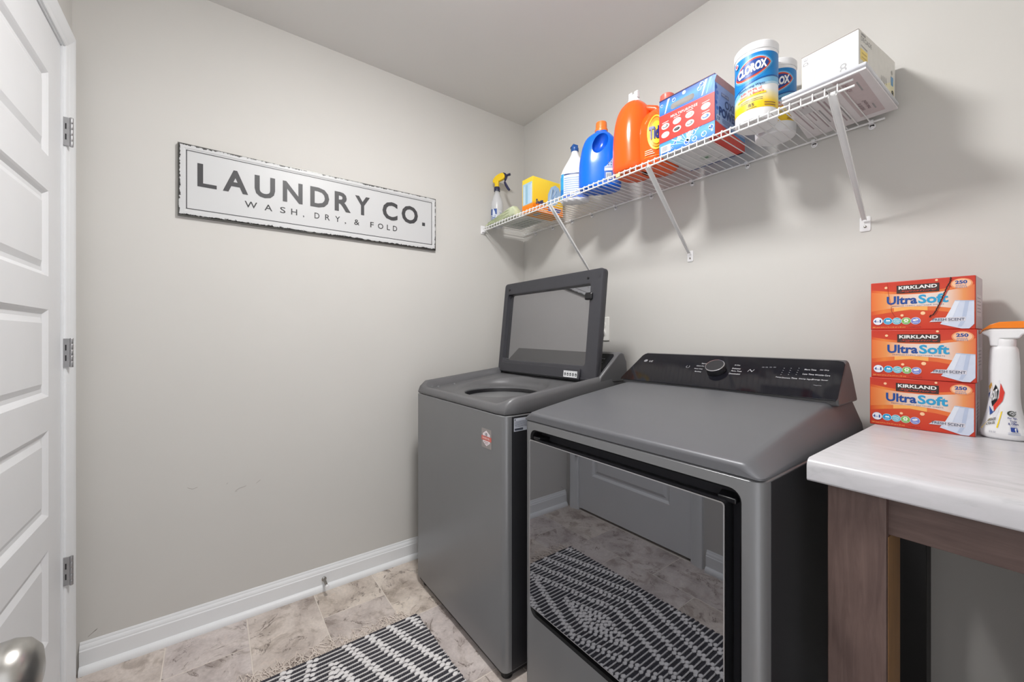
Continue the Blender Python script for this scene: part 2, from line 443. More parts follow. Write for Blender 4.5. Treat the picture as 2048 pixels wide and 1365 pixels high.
floor = struct('floor', MB().box(-0.1, X1 + 0.1, Y0 - 0.1, 0.1, -0.06, -0.0012), m_grout)
tile_cache = {}
ys = [Y0, -1.6860, -1.4385, -1.1930, -0.9435, -0.6960, -0.4485, -0.2010, 0.0]
for j in range(len(ys) - 1):
    off = {0: 0.0, 1: 0.205, 2: 0.0, 3: 0.205, 4: 0.0, 5: 0.205, 6: 0.0, 7: 0.205}[j]
    xs = [0.0] + [off + 0.4105 * k for k in range(0, 8) if 0.02 < off + 0.4105 * k < X1 - 0.02] + [X1]
    for i in range(len(xs) - 1):
        w, h = xs[i + 1] - xs[i], ys[j + 1] - ys[j]; key = (round(w, 3), round(h, 3))
        if key not in tile_cache:
            g = 0.0019; a, b = w / 2 - g, h / 2 - g; c = 0.0008
            o = MB().rings([[Vector((x, y, z)) for x, y in ((-q, -p), (q, -p), (q, p), (-q, p))] for q, p, z in ((a, b, -0.0012), (a, b, -0.0006), (a - c, b - c, 0.0))]).build('tile', m_tile, floor, smooth=0)
            tile_cache[key] = o
        else:
            o = tile_cache[key].copy(); COL.objects.link(o); o.parent = floor
        o.location = (xs[i] + w / 2, ys[j] + h / 2, 0)

struct('ceiling', MB().box(-0.1, X1 + 0.1, Y0 - 0.1, 0.1, H, H + 0.1), m_ceil)
wl = struct('wall_left', MB().box(-0.1, 0, Y0 - 0.1, 0.1, -0.06, H), m_wall)
struct('wall_back', MB().box(0, X1 + 0.1, 0, 0.1, -0.06, H), m_wall)
DX0, DX1, DH = 0.085, 0.895, 2.062
struct('wall_front', MB().box(0, DX0, Y0 - 0.1, Y0, -0.06, H).box(DX1, X1, Y0 - 0.1, Y0, -0.06, H).box(DX0, DX1, Y0 - 0.1, Y0, DH, H), m_wall)
EY0, EY1 = -1.772, -0.95       # entry doorway in the right wall, where the photographer stands
struct('wall_right', MB().box(X1, X1 + 0.1, Y0, EY0, -0.06, H).box(X1, X1 + 0.1, EY1, 0, -0.06, H).box(X1, X1 + 0.1, EY0, EY1, DH, H), m_wall)
sc_ = Art(flat((0, -1.925, 0), (0, 1, 0), (0, 0, 1)), 0.0003)
for pts in ([(0.30, 0.56), (0.315, 0.552), (0.33, 0.556)], [(0.42, 0.548), (0.425, 0.552)], [(0.45, 0.515), (0.462, 0.522), (0.475, 0.524), (0.485, 0.527)], [(0.448, 0.512), (0.455, 0.513)], [(0.52, 0.53), (0.535, 0.541)], [(0.037, 0.113), (0.060, 0.132)], [(0.051, 0.125), (0.058, 0.129)]):
    sc_.line(pts, 0.0012, (150, 143, 136))
sc_.build('scuff_mark', wl)

def base_profile():   # (distance from wall, height)
    return [(0, 0), (0.026, 0), (0.0265, 0.006), (0.0245, 0.014), (0.0200, 0.0205), (0.0140, 0.0245), (0.0120, 0.0255), (0.0120, 0.0745), (0.0095, 0.0780), (0.0095, 0.0805), (0.0078, 0.0880), (0.0042, 0.0930), (0.0042, 0.0965), (0.0012, 0.102), (0, 0.102)]
bp = base_profile()
struct('baseboard_left', MB().prism([(d, z) for d, z in bp], Y0 + 0.018, -0.001, 'y'), m_trim)
struct('baseboard_back', MB().prism([(-d, z) for d, z in bp], 0.03, X1 - 0.001, 'x'), m_trim)
struct('baseboard_front', MB().prism([(Y0 + d, z) for d, z in bp], 0.958, X1 - 0.02, 'x'), m_trim)

# closed white door beside the left wall
d1 = thing('door_1', None, None, (0.1, Y0, 0), kind='structure')
SX0, SX1, SZ0, SZ1 = 0.1085, 0.8725, 0.015, 2.043
YF = Y0 - 0.004     # door face
PX0, PX1 = 0.218, 0.757
PZ = [(0.248, 0.514), (0.612, 0.862), (0.960, 1.212), (1.308, 1.556), (1.656, 1.900)]
mb = MB()
mb.box(SX0, SX1, YF - 0.036, YF - 0.012, SZ0, SZ1)
mb.box(SX0, PX0, YF - 0.012, YF, SZ0, SZ1); mb.box(PX1, SX1, YF - 0.012, YF, SZ0, SZ1)
zz = [SZ0] + [q for p in PZ for q in p] + [SZ1]
for k in range(0, len(zz), 2): mb.box(PX0, PX1, YF - 0.012, YF, zz[k], zz[k + 1])
slab = mb.build('door_slab', m_door, d1, smooth=0)
for z0, z1 in PZ:
    def rg(i, d): return [Vector((x, YF - d, z)) for x, z in ((PX0 + i, z0 + i), (PX1 - i, z0 + i), (PX1 - i, z1 - i), (PX0 + i, z1 - i))]
    MB().rings([rg(0, 0), rg(0.005, 0.0035), rg(0.013, 0.0105), rg(0.024, 0.0105), rg(0.040, 0.0035)], cap0=False).build('panel', m_door, slab, smooth=0)
mb = MB()
mb.box(DX0 + 0.001, SX0 - 0.003, Y0 - 0.099, Y0 + 0.001, 0, DH - 0.001); mb.box(SX1 + 0.003, DX1 - 0.001, Y0 - 0.099, Y0 + 0.001, 0, DH - 0.001)
mb.box(SX0 - 0.003, SX1 + 0.003, Y0 - 0.099, Y0 + 0.001, SZ1 + 0.003, DH - 0.001)
mb.build('jamb', m_trim, d1, smooth=0)
MB().box(DX0, DX1, Y0 - 0.099, Y0 - 0.062, 0.0, DH - 0.001).build('dark_blocker', m_dark, d1, smooth=0)  # added dark panel, keeps outside light from showing through the door gaps
cas = [(0, 0), (0, 0.006), (0.006, 0.0095), (0.016, 0.0105), (0.020, 0.013), (0.040, 0.0155), (0.047, 0.0175), (0.0565, 0.0175), (0.0565, 0.0)]
W = 0.0565
def casing(x_in, sgn, ztop):
    rs = []
    for z, mit in ((0.0, 0), (ztop, 1)):
        rs.append([Vector((x_in - sgn * d, Y0 + h, z + (d if mit else 0))) for d, h in cas])
    return MB().rings(rs)
XI0, XI1, ZI = 0.0995, 0.8845, 2.050
for xi, sg in ((XI0, 1), (XI1, -1)): casing(xi, sg, ZI).build('casing', m_trim, d1)
MB().rings([[Vector((x + sg * d, Y0 + h, ZI + d)) for d, h in cas] for x, sg in ((XI0, -1), (XI1, 1))]).build('casing', m_trim, d1)
for zc in (1.780, 1.083, 0.394):
    ho = MB().rings([[Vector((x, p.x, p.y)) for p in rrect(Y0 - 0.006, Y0 + 0.0185, zc - 0.0445, zc + 0.0445, .0035, 0, 3)] for x in (0.1005, 0.1045)]).build('hinge', m_steel, d1, bevel=0.0006)
    for dz in (-0.017, 0.016): MB().box(0.1040, 0.10475, Y0 + 0.0055, Y0 + 0.0085, zc + dz - 0.009, zc + dz + 0.009).build('slot', m_dark, ho, smooth=0)
    for k in range(5):
        z0 = zc - 0.046 + k * 0.0184
        MB().lathe([(0.0, z0), (0.0040, z0), (0.0045, z0 + 0.001), (0.0045, z0 + 0.0168), (0.0040, z0 + 0.0178), (0.0, z0 + 0.0178)], (0.1025, Y0 + 0.0190, 0), 12, cap0=False, cap1=False).build('knuckle', m_steel, ho)
def knob(parent, c, sgn, rk=0.026):
    pr = [(0.032, 0.0), (0.032, 0.004), (0.026, 0.009), (0.013, 0.011), (0.011, 0.022), (0.013, 0.028), (rk * 0.85, 0.034), (rk, 0.042), (rk * 1.02, 0.050), (rk * 0.93, 0.059), (rk * 0.7, 0.0655), (rk * 0.35, 0.0685), (0.0, 0.0692)]
    return MB().lathe([(r, h * sgn) for r, h in pr], c, 36, 'y', cap1=False).build('knob', m_nickel, parent, smooth=50)
# its knob stays outside the frame, the mirror glass shows only the lower door
MB().lathe([(0.030, 0.0), (0.030, 0.003), (0.024, 0.007), (0.011, 0.009), (0.011, 0.018), (0.022, 0.024), (0.025, 0.034), (0.021, 0.043), (0, 0.046)], (0.822, YF, 0.92), 28, 'y', cap1=False).build('knob', m_nickel, d1, smooth=50)

# entry door, standing open just left of the camera; only its knob reaches into the frame
d2 = thing('door_2', None, None, (2.19, EY0 + 0.02, 0), kind='structure')
LX0, LX1, LY = 1.364, 2.170, -1.736
MB().box(LX0, LX1, LY - 0.035, LY, 0.016, 2.043).build('door_slab', m_door, d2, bevel=0.002)
knob(d2, (1.424, LY + .004, 0.842), 1, 0.031)
knob(d2, (1.424, LY - 0.035, 0.834), -1, 0.030)
for zc in (1.78, 1.08, 0.39):
    MB().lathe([(0.0065, zc - 0.045), (0.0065, zc + 0.045)], (LX1 + 0.010, LY + 0.006, 0), 14).box(LX1 - 0.003, LX1 + 0.0285, LY - 0.002, LY + 0.001, zc - 0.045, zc + 0.045).build('hinge', m_steel, d2)
mb = MB()
for y0, y1 in ((EY0, EY0 + 0.018), (EY1 - 0.018, EY1)): mb.box(X1 - 0.001, X1 + 0.1, y0, y1, 0, DH)
mb.box(X1 - 0.001, X1 + 0.1, EY0 + 0.018, EY1 - 0.018, DH - 0.018, DH)
mb.build('jamb', m_trim, d2, smooth=0)

# ceiling light that throws the shelf shadows (just above the frame)
cl = thing('ceiling_light', 'round white flush-mount ceiling light above the frame, lit', 'light', (LIGHT_XY[0], LIGHT_XY[1], H))
MB().lathe([(0.150, H), (0.150, H - 0.016), (0.144, H - 0.023), (0.130, H - 0.025), (0.130, H)], (LIGHT_XY[0], LIGHT_XY[1], 0), 48, cap0=False, cap1=False).build('housing', m_white, cl)
m_em = mat('lit_diffuser', (1, 1, 1, 1), 0.6); m_em.node_tree.nodes['Principled BSDF'].inputs['Emission Color'].default_value = LAMP_COLOR
m_em.node_tree.nodes['Principled BSDF'].inputs['Emission Strength'].default_value = LAMP_EMISSION
MB().lathe([(0.128, H - 0.020), (0.128, H - 0.027), (0.120, H - 0.038), (0.100, H - 0.049), (0.068, H - 0.057), (0.034, H - 0.061), (0, H - 0.062)], (LIGHT_XY[0], LIGHT_XY[1], 0), 48, cap0=True, cap1=False).build('diffuser', m_em, cl)

# ---------------------------------------------------------------- door stop on the baseboard
ds = thing('door_stop', 'small silver spring door stop on the left white baseboard', 'door stop', (0.0135, -1.150, 0.050))
MB().lathe([(0.0, 0.0), (0.010, 0.0), (0.010, 0.003), (0.005, 0.006), (0.0, 0.006)], (0.0128, -1.150, 0.050), 16, 'x', False, False).build('base', m_nickel, ds)
pts = []
for k in range(97):
    a = 2 * math.pi * k / 8; u = k / 96.0
    pts.append((0.0185 + 0.052 * u, -1.150 + 0.0048 * math.cos(a), 0.050 - 0.003 * u + 0.0048 * math.sin(a)))
MB().tube(pts, 0.0013, 5).build('spring', m_nickel, ds)
MB().lathe([(0, 0), (0.0065, 0), (0.0075, 0.003), (0.0075, 0.010), (0.006, 0.013), (0, 0.0135)], (0.070, -1.150, 0.047), 16, 'x', False, False).build('tip', m_white, ds)

# ---------------------------------------------------------------- wall sign
sg = thing('wall_sign', 'long white enamel laundry sign with chipped black edges on the left wall', 'sign', (0.0, -1.1295, 1.7235), world=False)
HY, HZ = 0.5205, 0.1325
def srect(i, x): return [Vector((x, y, z)) for y, z in ((-HY + i, -HZ + i), (HY - i, -HZ + i), (HY - i, HZ - i), (-HY + i, HZ - i))]
sp = MB().rings([srect(0, 0.001), srect(0, 0.019), srect(0.002, 0.0215), srect(0.014, 0.0215), srect(0.018, 0.0195)], cap0=True).build('panel', m_sign, sg, smooth=0)
MB().rings([srect(-0.0035, 0.001), srect(-0.0035, 0.014), srect(0.0005, 0.014), srect(0.0005, 0.001)], cap0=False, cap1=False).build('rim', mat('sign_rim_metal', s(120, 120, 116), 0.4, 0.8, var=0.1, scale=60), sg, smooth=0)
a = Art(flat((0.0196, 0.0, 0.0), (0, 1, 0), (0, 0, 1)), 0.0003)
K = (62, 62, 64)
iy0, iy1, iz0, iz1 = -0.499, 0.500, -0.110, 0.1115
a2 = Art(flat((0.0196, 0.0, 0.0), (0, 1, 0), (0, 0, 1)), 0.0003)
for q in ((iy0, iz0, iy1, iz0 + .003), (iy0, iz1 - .003, iy1, iz1), (iy0, iz0, iy0 + .003, iz1), (iy1 - .003, iz0, iy1, iz1)): a2.rect(*q, K)
a2.build('border_line', sg)
Z1, Z0 = 1.793 - 1.7235, 1.705 - 1.7235
yy = lambda y: y + 1.1295
for ch, y0, y1 in (('L', -1.595, -1.536), ('A', -1.517, -1.434), ('U', -1.412, -1.340), ('N', -1.312, -1.237), ('D', -1.207, -1.130), ('R', -1.107, -1.037), ('Y', -1.018, -0.950)):
    a.text(ch, yy(y0), Z0 - (0.001 if ch == 'U' else 0), yy(y1), Z1, K, 1, bold=(0.014 if ch == 'L' else 0.03))
a.text('C', yy(-0.890), Z0 - 0.001, yy(-0.815), Z1 + 0.001, K, 1, bold=0.03); a.text('O', yy(-0.794), Z0 - 0.001, yy(-0.708), Z1 + 0.001, K, 1, bold=0.03)
a.rect(yy(-0.685), Z0, yy(-0.669), Z0 + 0.017, K, 1)
a.build('headline_lettering', sg); a = Art(flat((0.0196, 0.0, 0.0), (0, 1, 0), (0, 0, 1)), 0.0003)
z0, z1 = 1.6545 - 1.7235, 1.6800 - 1.7235
for ch, y0, y1 in (('W', -1.446, -1.403), ('A', -1.378, -1.350), ('S', -1.322, -1.302), ('H', -1.281, -1.258), (',', -1.236, -1.231), ('D', -1.190, -1.170), ('R', -1.147, -1.127), ('Y', -1.105, -1.084), (',', -1.064, -1.058), ('&', -1.022, -0.998), ('F', -0.948, -0.932), ('O', -0.912, -0.886), ('L', -0.868, -0.853), ('D', -0.838, -0.817)):
    if ch == ',': a.text(ch, yy(y0), z0 - 0.005, yy(y1), z0 + 0.004, (45, 45, 47), 1)
    else: a.text(ch, yy(y0), z0, yy(y1), z1, (45, 45, 47), 1, bold=0.008)
a.build('tagline_lettering', sg)

# ---------------------------------------------------------------- wall outlet and the plug in it
ou = thing('wall_outlet', 'white duplex outlet on the back wall behind the open washer lid', 'outlet', (0.635, 0.0, 1.171))
MB().box(0.5995, 0.6705, -0.0055, 0.0, 1.1135, 1.2285).build('cover_plate', m_ivory, ou, bevel=0.002)
for zc in (1.1905, 1.1515):
    rc = MB().rings([[Vector((0.635 + 0.0165 * math.copysign(abs(math.cos(t)) ** 0.8, math.cos(t)), y, zc + 0.0138 * math.copysign(abs(math.sin(t)) ** 0.8, math.sin(t)))) for t in [2 * math.pi * k / 24 for k in range(24)]] for y in (-0.0055, -0.0078)]).build('receptacle', m_ivory, ou)
    sl = MB().box(0.6285, 0.6305, -0.0084, -0.0076, zc, zc + 0.008).box(0.6395, 0.6415, -0.0084, -0.0076, zc, zc + 0.008)
    sl.lathe([(0.0024, -0.0084), (0.0024, -0.0076)], (0.635, 0, zc - 0.006), 12, 'y')
    sl.build('slots', m_dark, rc, smooth=0)
MB().lathe([(0.0028, -0.0066), (0.002, -0.0062), (0.0028, -0.0054)], (0.635, 0, 1.171), 12, 'y').build('screw', m_nickel, ou)
pc = thing('power_cord', 'grey plug and white cord hanging from the lower outlet socket', 'cord', (0.635, -0.009, 1.1515))
MB().rings([[Vector((0.635 + rx * math.cos(t), y, 1.1515 + dz + rz * math.sin(t))) for t in [2 * math.pi * k / 16 for k in range(16)]] for y, rx, rz, dz in ((-0.0085, .012, .012, 0), (-0.022, .013, .013, 0), (-0.030, .011, .012, -.001), (-0.036, .007, .008, -.004))]).build('plug', mat('grey_plug', s(176, 176, 176), 0.4, var=0.03), pc)
MB().tube([(0.635, -0.030, 1.148), (0.633, -0.040, 1.130), (0.630, -0.038, 1.100), (0.626, -0.030, 1.06), (0.620, -0.026, 1.0), (0.615, -0.03, 0.8), (0.61, -0.03, 0.2)], 0.0042, 8).build('cable', m_white, pc)

# ---------------------------------------------------------------- washer
WX0, WX1, WY0, WY1, WS = 0.194, 0.896, -0.790, -0.150, 0.875
wa = thing('washing_machine', 'dark graphite top-load washer with its lid open, next to the left wall', 'washing machine', ((WX0 + WX1) / 2, -0.47, 0.0))
# cabinet: front wrap (graphite) and side sheets (black)
MB().rings([rrect(WX0 + i, WX1 - i, WY0 + i, WY1, 0.022, z) for z, i in ((0.030, 0.004), (0.034, 0.0), (WS - 0.004, 0.0), (WS - 0.0015, 0.003))]).build('cabinet', m_graph, wa)
for x, d in ((WX1, 0.0008), (WX0, -0.0008)):
    MB().box(min(x - 0.002, x + d), max(x + 0.002 if d < 0 else x, x + d), WY0 + 0.030, WY1 - 0.01, 0.036, WS - 0.006).build('side_panel', m_side, wa, smooth=0)
MB().box(WX0 + 0.012, WX1 - 0.012, WY0 + 0.012, WY1 - 0.02, 0.012, 0.031).build('base', m_dark, wa)
for x in (WX0 + 0.05, WX1 - 0.035):
    for y in (WY0 + 0.035, WY1 - 0.05):
        MB().lathe([(0, 0.0), (0.02, 0.0), (0.02, 0.006), (0.012, 0.008), (0.012, 0.014), (0, 0.014)], (x, y, 0), 16, cap0=False, cap1=False).build('foot', m_blk, wa)
# deck: outer skirt, raised side rails, flat front ridge, bowl around the tub mouth
BC = (0.525, -0.540); NR = 96
def rim_z(x, y):
    t = min(1.0, max(0.0, (y + 0.79) / 0.048))
    side = (0.905 + 0.026 * math.sin(t * math.pi / 2)) if y < -0.742 else 0.931 + (y + 0.742) * 0.1055
    e = min(1.0, max(0.0, (abs(x - 0.545) - 0.285) / 0.055)); e = e * e * (3 - 2 * e)
    mid = 0.9055 + max(0, y + 0.70) * 0.085
    return mid + (side - mid) * e
def outl(ix, iy0, iy1, r, zf):
    out = []
    base = rrect(WX0 + ix, WX1 - ix, WY0 + iy0, -0.215 - iy1, r, 0.0, 12)
    # resample by angle round the bowl centre so that all rings share spokes
    n = len(base)
    for k in range(NR):
        a = 2 * math.pi * k / NR; d = Vector((math.cos(a), math.sin(a)))
        best = None
        for i in range(n):
            p, q = base[i].xy - Vector(BC), base[(i + 1) % n].xy - Vector(BC); e = q - p
            den = d.x * e.y - d.y * e.x
            if abs(den) < 1e-12: continue
            s_ = (p.x * e.y - p.y * e.x) / den; t_ = (p.x * d.y - p.y * d.x) / den
            if s_ > 0 and -1e-6 <= t_ <= 1 + 1e-6: best = s_ if best is None else max(best, s_)
        P = Vector(BC) + d * best; out.append(Vector((P.x, P.y, zf(P.x, P.y))))
    return out
def circ(r, z, sy=1.0): return [Vector((BC[0] + r * math.cos(2 * math.pi * k / NR), BC[1] + r * sy * math.sin(2 * math.pi * k / NR), z(BC[1] + r * sy * math.sin(2 * math.pi * k / NR)) if callable(z) else z)) for k in range(NR)]
skirt_z = lambda x, y: max(WS + 0.012, rim_z(x, y) - 0.022)
inner = lambda x, y: 0.8985 + max(0, y + 0.71) * 0.125
rs = [outl(0.001, 0.001, 0, 0.022, lambda x, y: WS + 0.0015), outl(0, 0, 0, 0.022, lambda x, y: WS + 0.006), outl(0.0015, 0.0015, 0, 0.022, skirt_z),
      outl(0.006, 0.007, 0, 0.022, lambda x, y: rim_z(x, y) - 0.007), outl(0.013, 0.014, 0, 0.024, lambda x, y: rim_z(x, y) - 0.001), outl(0.020, 0.020, 0.0, 0.026, rim_z),
      outl(0.028, 0.026, 0.0, 0.028, lambda x, y: rim_z(x, y) - 0.003), outl(0.036, 0.034, 0.002, 0.035, inner),
      circ(0.232, lambda y: 0.8975 + max(0, y + 0.71) * 0.120, 0.89), circ(0.223, lambda y: 0.8967 + max(0, y + 0.71) * 0.112, 0.90), circ(0.212, lambda y: 0.8958 + max(0, y + 0.70) * 0.060, 0.925), circ(0.200, lambda y: 0.8953 + max(0, y + 0.70) * 0.022, 0.95), circ(0.182, lambda y: 0.8950 + max(0, y + 0.70) * 0.004, 0.97), circ(0.164, 0.8948), circ(0.160, 0.8940), circ(0.1585, 0.8915), circ(0.1590, 0.888)]
MB().rings(rs, cap0=False, cap1=False).build('top_deck', m_deck, wa, smooth=50)
MB().box(WX0 + 0.004, WX1 - 0.004, -0.30, WY1, WS, 0.950).build('rear_deck', m_deck, wa, bevel=0.006)
# tub ring and drum
MB().rings([circ(0.166, 0.8885), circ(0.1595, 0.8890), circ(0.1580, 0.8860), circ(0.1560, 0.8750), circ(0.1500, 0.8730), circ(0.1480, 0.8700), circ(0.1700, 0.8640)], False, False).build('tub_ring', m_blk, wa)
MB().rings([circ(0.1490, 0.8705), circ(0.1530, 0.8640), circ(0.1540, 0.60), circ(0.146, 0.56), circ(0.10, 0.545), circ(0.02, 0.56)], False, True).build('drum', m_drum, wa)
# small studs on the left rail
for x, y in ((0.242, -0.702), (0.262, -0.628)):
    MB().lathe([(0.006, 0.0), (0.005, 0.004), (0.0, 0.005)], (x, y, inner(x, y) - 0.0005), 12, cap1=False).build('stud', m_graph, wa)
# console at the back
cp = [(-0.330, 0.949), (-0.322, 0.973), (-0.212, 1.064), (-0.196, 1.070), (-0.178, 1.062), (-0.160, 1.03), (-0.152, 0.96), (-0.152, 0.947)]
con = MB().prism(cp, WX0 + 0.004, WX1 - 0.002, 'x').build('console', m_deck, wa, bevel=0.005)
u = Vector((0, -0.212 + 0.322, 1.064 - 0.973)).normalized(); n_ = Vector((1, 0, 0)).cross(u)
o0 = Vector((0, -0.322, 0.973)) + n_ * 0.0004
ap = Art(flat(tuple(o0), (1, 0, 0), tuple(u)), 0.0006)
pg = MB(); q = [Vector((x, 0, 0)) + o0 + u * v for x, v in ((WX0 + .018, .006), (WX1 - .020, .006), (WX1 - .016, .014), (WX1 - .016, .126), (WX1 - .024, .136), (WX0 + .022, .136), (WX0 + .014, .126), (WX0 + .014, .014))]
pg.rings([q, [p + n_ * 0.002 for p in q]]); pg.build('control_panel', m_pglass, con, smooth=0)
ap = Art(lambda a_, b_, h: o0 + Vector((a_, 0, 0)) + u * b_ + n_ * (0.0022 + h), 0.0003)
for k, (t_, v) in enumerate((('Water Temp', .10), ('Spin Speed', .078), ('Soil Level', .056), ('Delay Wash', .034))): ap.text(t_, 0.800, v, 0.850, v + .008, (170, 170, 174), 1)
ap.build('panel_print', con); ap = Art(ap.map, 0.0003)
ap.text('LG', 0.28, 0.075, 0.306, 0.091, (190, 190, 192), 1, bold=.02)
ap.build('logo', con)
# print on the bowl's back wall
bw = Art(lambda a_, b_, h: Vector((0.655 + a_, -0.372 - a_ * .25 + b_ * 1.4, 0.9265 + b_ * .75 + .0035 + h)), 0.0004)
bw.text('TurboDrum', -0.022, 0.004, 0.022, 0.012, (196, 196, 198), 1, bold=.01)
# open lid: local frame in the lid's own plane
lb, lt = Vector((0, -0.340, 0.955)), Vector((0, -0.290, 1.4135)); lu = (lt - lb).normalized(); ln = Vector((1, 0, 0)).cross(lu)   # ln faces the room
LP = lambda x, v, h=0.0: Vector((x, 0, 0)) + lb + lu * v + ln * h
LW0, LW1, LH = 0.204, 0.882, (lt - lb).length
def lr(x0, x1, v0, v1, r, h, k=5): return [LP(p.x, p.y, h) for p in rrect(x0, x1, v0, v1, r, 0, k)]
ox = (0.236, 0.818, 0.060, 0.402)
MB().rings([lr(LW0 + .003, LW1 - .003, .003, LH - .003, .016, -.032), lr(LW0, LW1, 0, LH, .018, -.028), lr(LW0, LW1, 0, LH, .018, -.006), lr(LW0 + .003, LW1 - .003, .003, LH - .003, .016, -.001), lr(LW0 + .008, LW1 - .010, .008, LH - .012, .016, 0.0),
            lr(LW0 + .013, 0.871, .010, LH - .024, .014, -.003), lr(ox[0] - .004, 0.832, ox[2] - .004, ox[3] + .010, .014, .0005), lr(ox[0], ox[1], ox[2], ox[3], .012, -.002), lr(ox[0], ox[1], ox[2], ox[3], .012, -.024), lr(LW0 + .003, LW1 - .003, .003, LH - .003, .016, -.032)], False, False).build('lid', m_lidp, wa, smooth=40)
lid = bpy.data.objects['lid']
m_smoke = mat('smoked_lid_glass', s(166, 166, 169), 0.03, 0.92, var=0.02, scale=4, spec=0.5)
t_ = NT(m_smoke); t_.b.inputs['Alpha'].default_value = 0.92
MB().rings([lr(ox[0], ox[1], ox[2], ox[3], .012, -.022, 3), lr(ox[0], ox[1], ox[2], ox[3], .012, -.026, 3)]).build('lid_glass', m_smoke, lid, smooth=0)
MB().rings([[LP(x, v, h) for x, v in ((.262, .0605), (.817, .0605), (.817, .118), (.345, .124))] for h in (-.0219, -.0205)]).build('lower_band', mat('lid_lower_band', s(112, 112, 114), .06, .8, var=.02), lid, smooth=0)
MB().rings([lr(ox[0] + .004, 0.800, .002, .046, .003, .001, 2), lr(ox[0] + .004, 0.800, .002, .046, .003, .008, 2)]).build('hinge_cover', m_lidp, lid, bevel=0.0015)
MB().rings([lr(0.797, 0.836, 0.332, 0.362, .006, -.004, 3), lr(0.797, 0.836, 0.332, 0.362, .006, .006, 3), lr(0.801, 0.832, 0.337, 0.358, .004, .010, 3)]).build('latch', m_blk, lid)
for x in (0.248, 0.801):
    c0 = LP(x, 0.425, 0.0005); MB().rings([[c0 + Vector((1, 0, 0)) * r * math.cos(2 * math.pi * k / 14) + lu * r * math.sin(2 * math.pi * k / 14) + ln * h for k in range(14)] for r, h in ((0.0055, -.002), (0.0055, .0008), (0.004, .0016))]).build('screw_cap', m_blk, lid)
for x in (0.215, 0.845):
    MB().rings([lr(x - .018, x + .018, -.004, .012, .003, -.030, 2), lr(x - .018, x + .018, -.004, .012, .003, -.006, 2)]).build('hinge', m_blk, lid)
al = Art(lambda a_, b_, h: LP(a_, b_, 0.0082 + h), 0.0003)
al.rect(0.709, 0.007, 0.789, 0.034, (226, 228, 230), 0)
for k in range(5):
    x = 0.714 + 0.0155 * k; al.rect(x, 0.013, x + 0.010, 0.025, (60, 62, 66), 1); al.rect(x + .003, 0.016, x + .0065, 0.020, (226, 228, 230), 2)
    al.line([(x, 0.030), (x + .012, 0.030)], 0.0012, (120, 120, 124), 1)
al.build('care_label', lid, label='white care label with small grey icons')
bw.build('bowl_print', wa)
# stickers
st = Art(flat((0, WY0 - 0.0003, 0), (1, 0, 0), (0, 0, 1)), 0.0003)
x0, x1, z0, z1 = 0.760, 0.822, 0.7485, 0.8155; xm = (x0 + x1) / 2
st.rect(x0, z0, x1, z1, (150, 144, 142), 0)
st.poly([(xm, z1 - .006), (x1 - .009, z1 - .018), (x1 - .009, z0 + .020), (xm, z0 + .007), (x0 + .009, z0 + .020), (x0 + .009, z1 - .018)], (238, 228, 232), 1)
st.rect(x0, z0 + .026, x1, z0 + .041, (214, 106, 96), 2)
st.text('INVERTER', x0 + .008, z0 + .030, x1 - .010, z0 + .037, (240, 214, 208), 3, bold=.02)
st.text('10', xm - .008, z1 - .024, xm + .006, z1 - .014, (70, 70, 80), 3, bold=.02)
st.text('YEAR WARRANTY', x0 + .013, z1 - .0275, x1 - .013, z1 - .0248, (150, 110, 116), 3)
st.line([(x0 + .016, z0 + .021), (x1 - .018, z0 + .021)], .002, (170, 140, 140), 3); st.line([(x0 + .021, z0 + .016), (x1 - .022, z0 + .016)], .002, (190, 160, 160), 3)
st.build('warranty_sticker', wa, label='small red and white sticker')
ss = Art(flat((WX1 + 0.0010, 0, 0), (0, 1, 0), (0, 0, 1)), 0.0003)
ss.rect(-0.752, 0.820, -0.690, 0.8635, (196, 200, 210), 0)
ss.rect(-0.749, 0.8565, -0.745, 0.8605, (40, 42, 46), 1)
for k in range(6): ss.line([(-0.749, 0.853 - .0036 * k), (-0.696, 0.853 - .0036 * k)], .0012, (96, 100, 110), 1)
ss.rect(-0.749, 0.823, -0.714, 0.830, (70, 74, 84), 1)
ss.build('rating_label', wa, label='white rating label on the black side')

# ---------------------------------------------------------------- dryer
DX0_, DX1_, DY0, DY1, DS = 0.954, 1.643, -0.755, -0.110, 0.872
dr = thing('clothes_dryer', 'dark graphite dryer with mirrored glass door and black control panel', 'clothes dryer', ((DX0_ + DX1_) / 2, -0.44, 0.0))
cab = MB().rings([rrect(DX0_ + i, DX1_ - i, DY0 + i, DY1, 0.024, z) for z, i in ((0.030, 0.004), (0.034, 0.0), (DS - 0.004, 0.0), (DS - 0.0012, 0.003))]).build('cabinet', m_graph, dr)
c = MB(); xa, xb, za, zb = 0.990, 1.604, 0.276, 0.8440
def fr(i, y, r): return [Vector((p.x, y, p.y)) for p in rrect(xa + i, xb - i, za + i, zb - i, r, 0, 6)]
c.rings([fr(-0.012, DY0 - 0.02, .030), fr(-0.004, DY0 - 0.001, .024), fr(0.002, DY0 + 0.006, .020), fr(0.004, DY0 + 0.045, .018)])
cut(cab, c)
for x, d in ((DX1_, 0.0008), (DX0_, -0.0008)):
    MB().box(min(x - 0.002, x + d), max(x, x + d), DY0 + 0.036, DY1 - 0.01, 0.036, DS - 0.006).build('side_panel', m_side, dr, smooth=0)
MB().box(DX0_ + 0.012, DX1_ - 0.012, DY0 + 0.012, DY1 - 0.02, 0.012, 0.031).build('base', m_dark, dr)
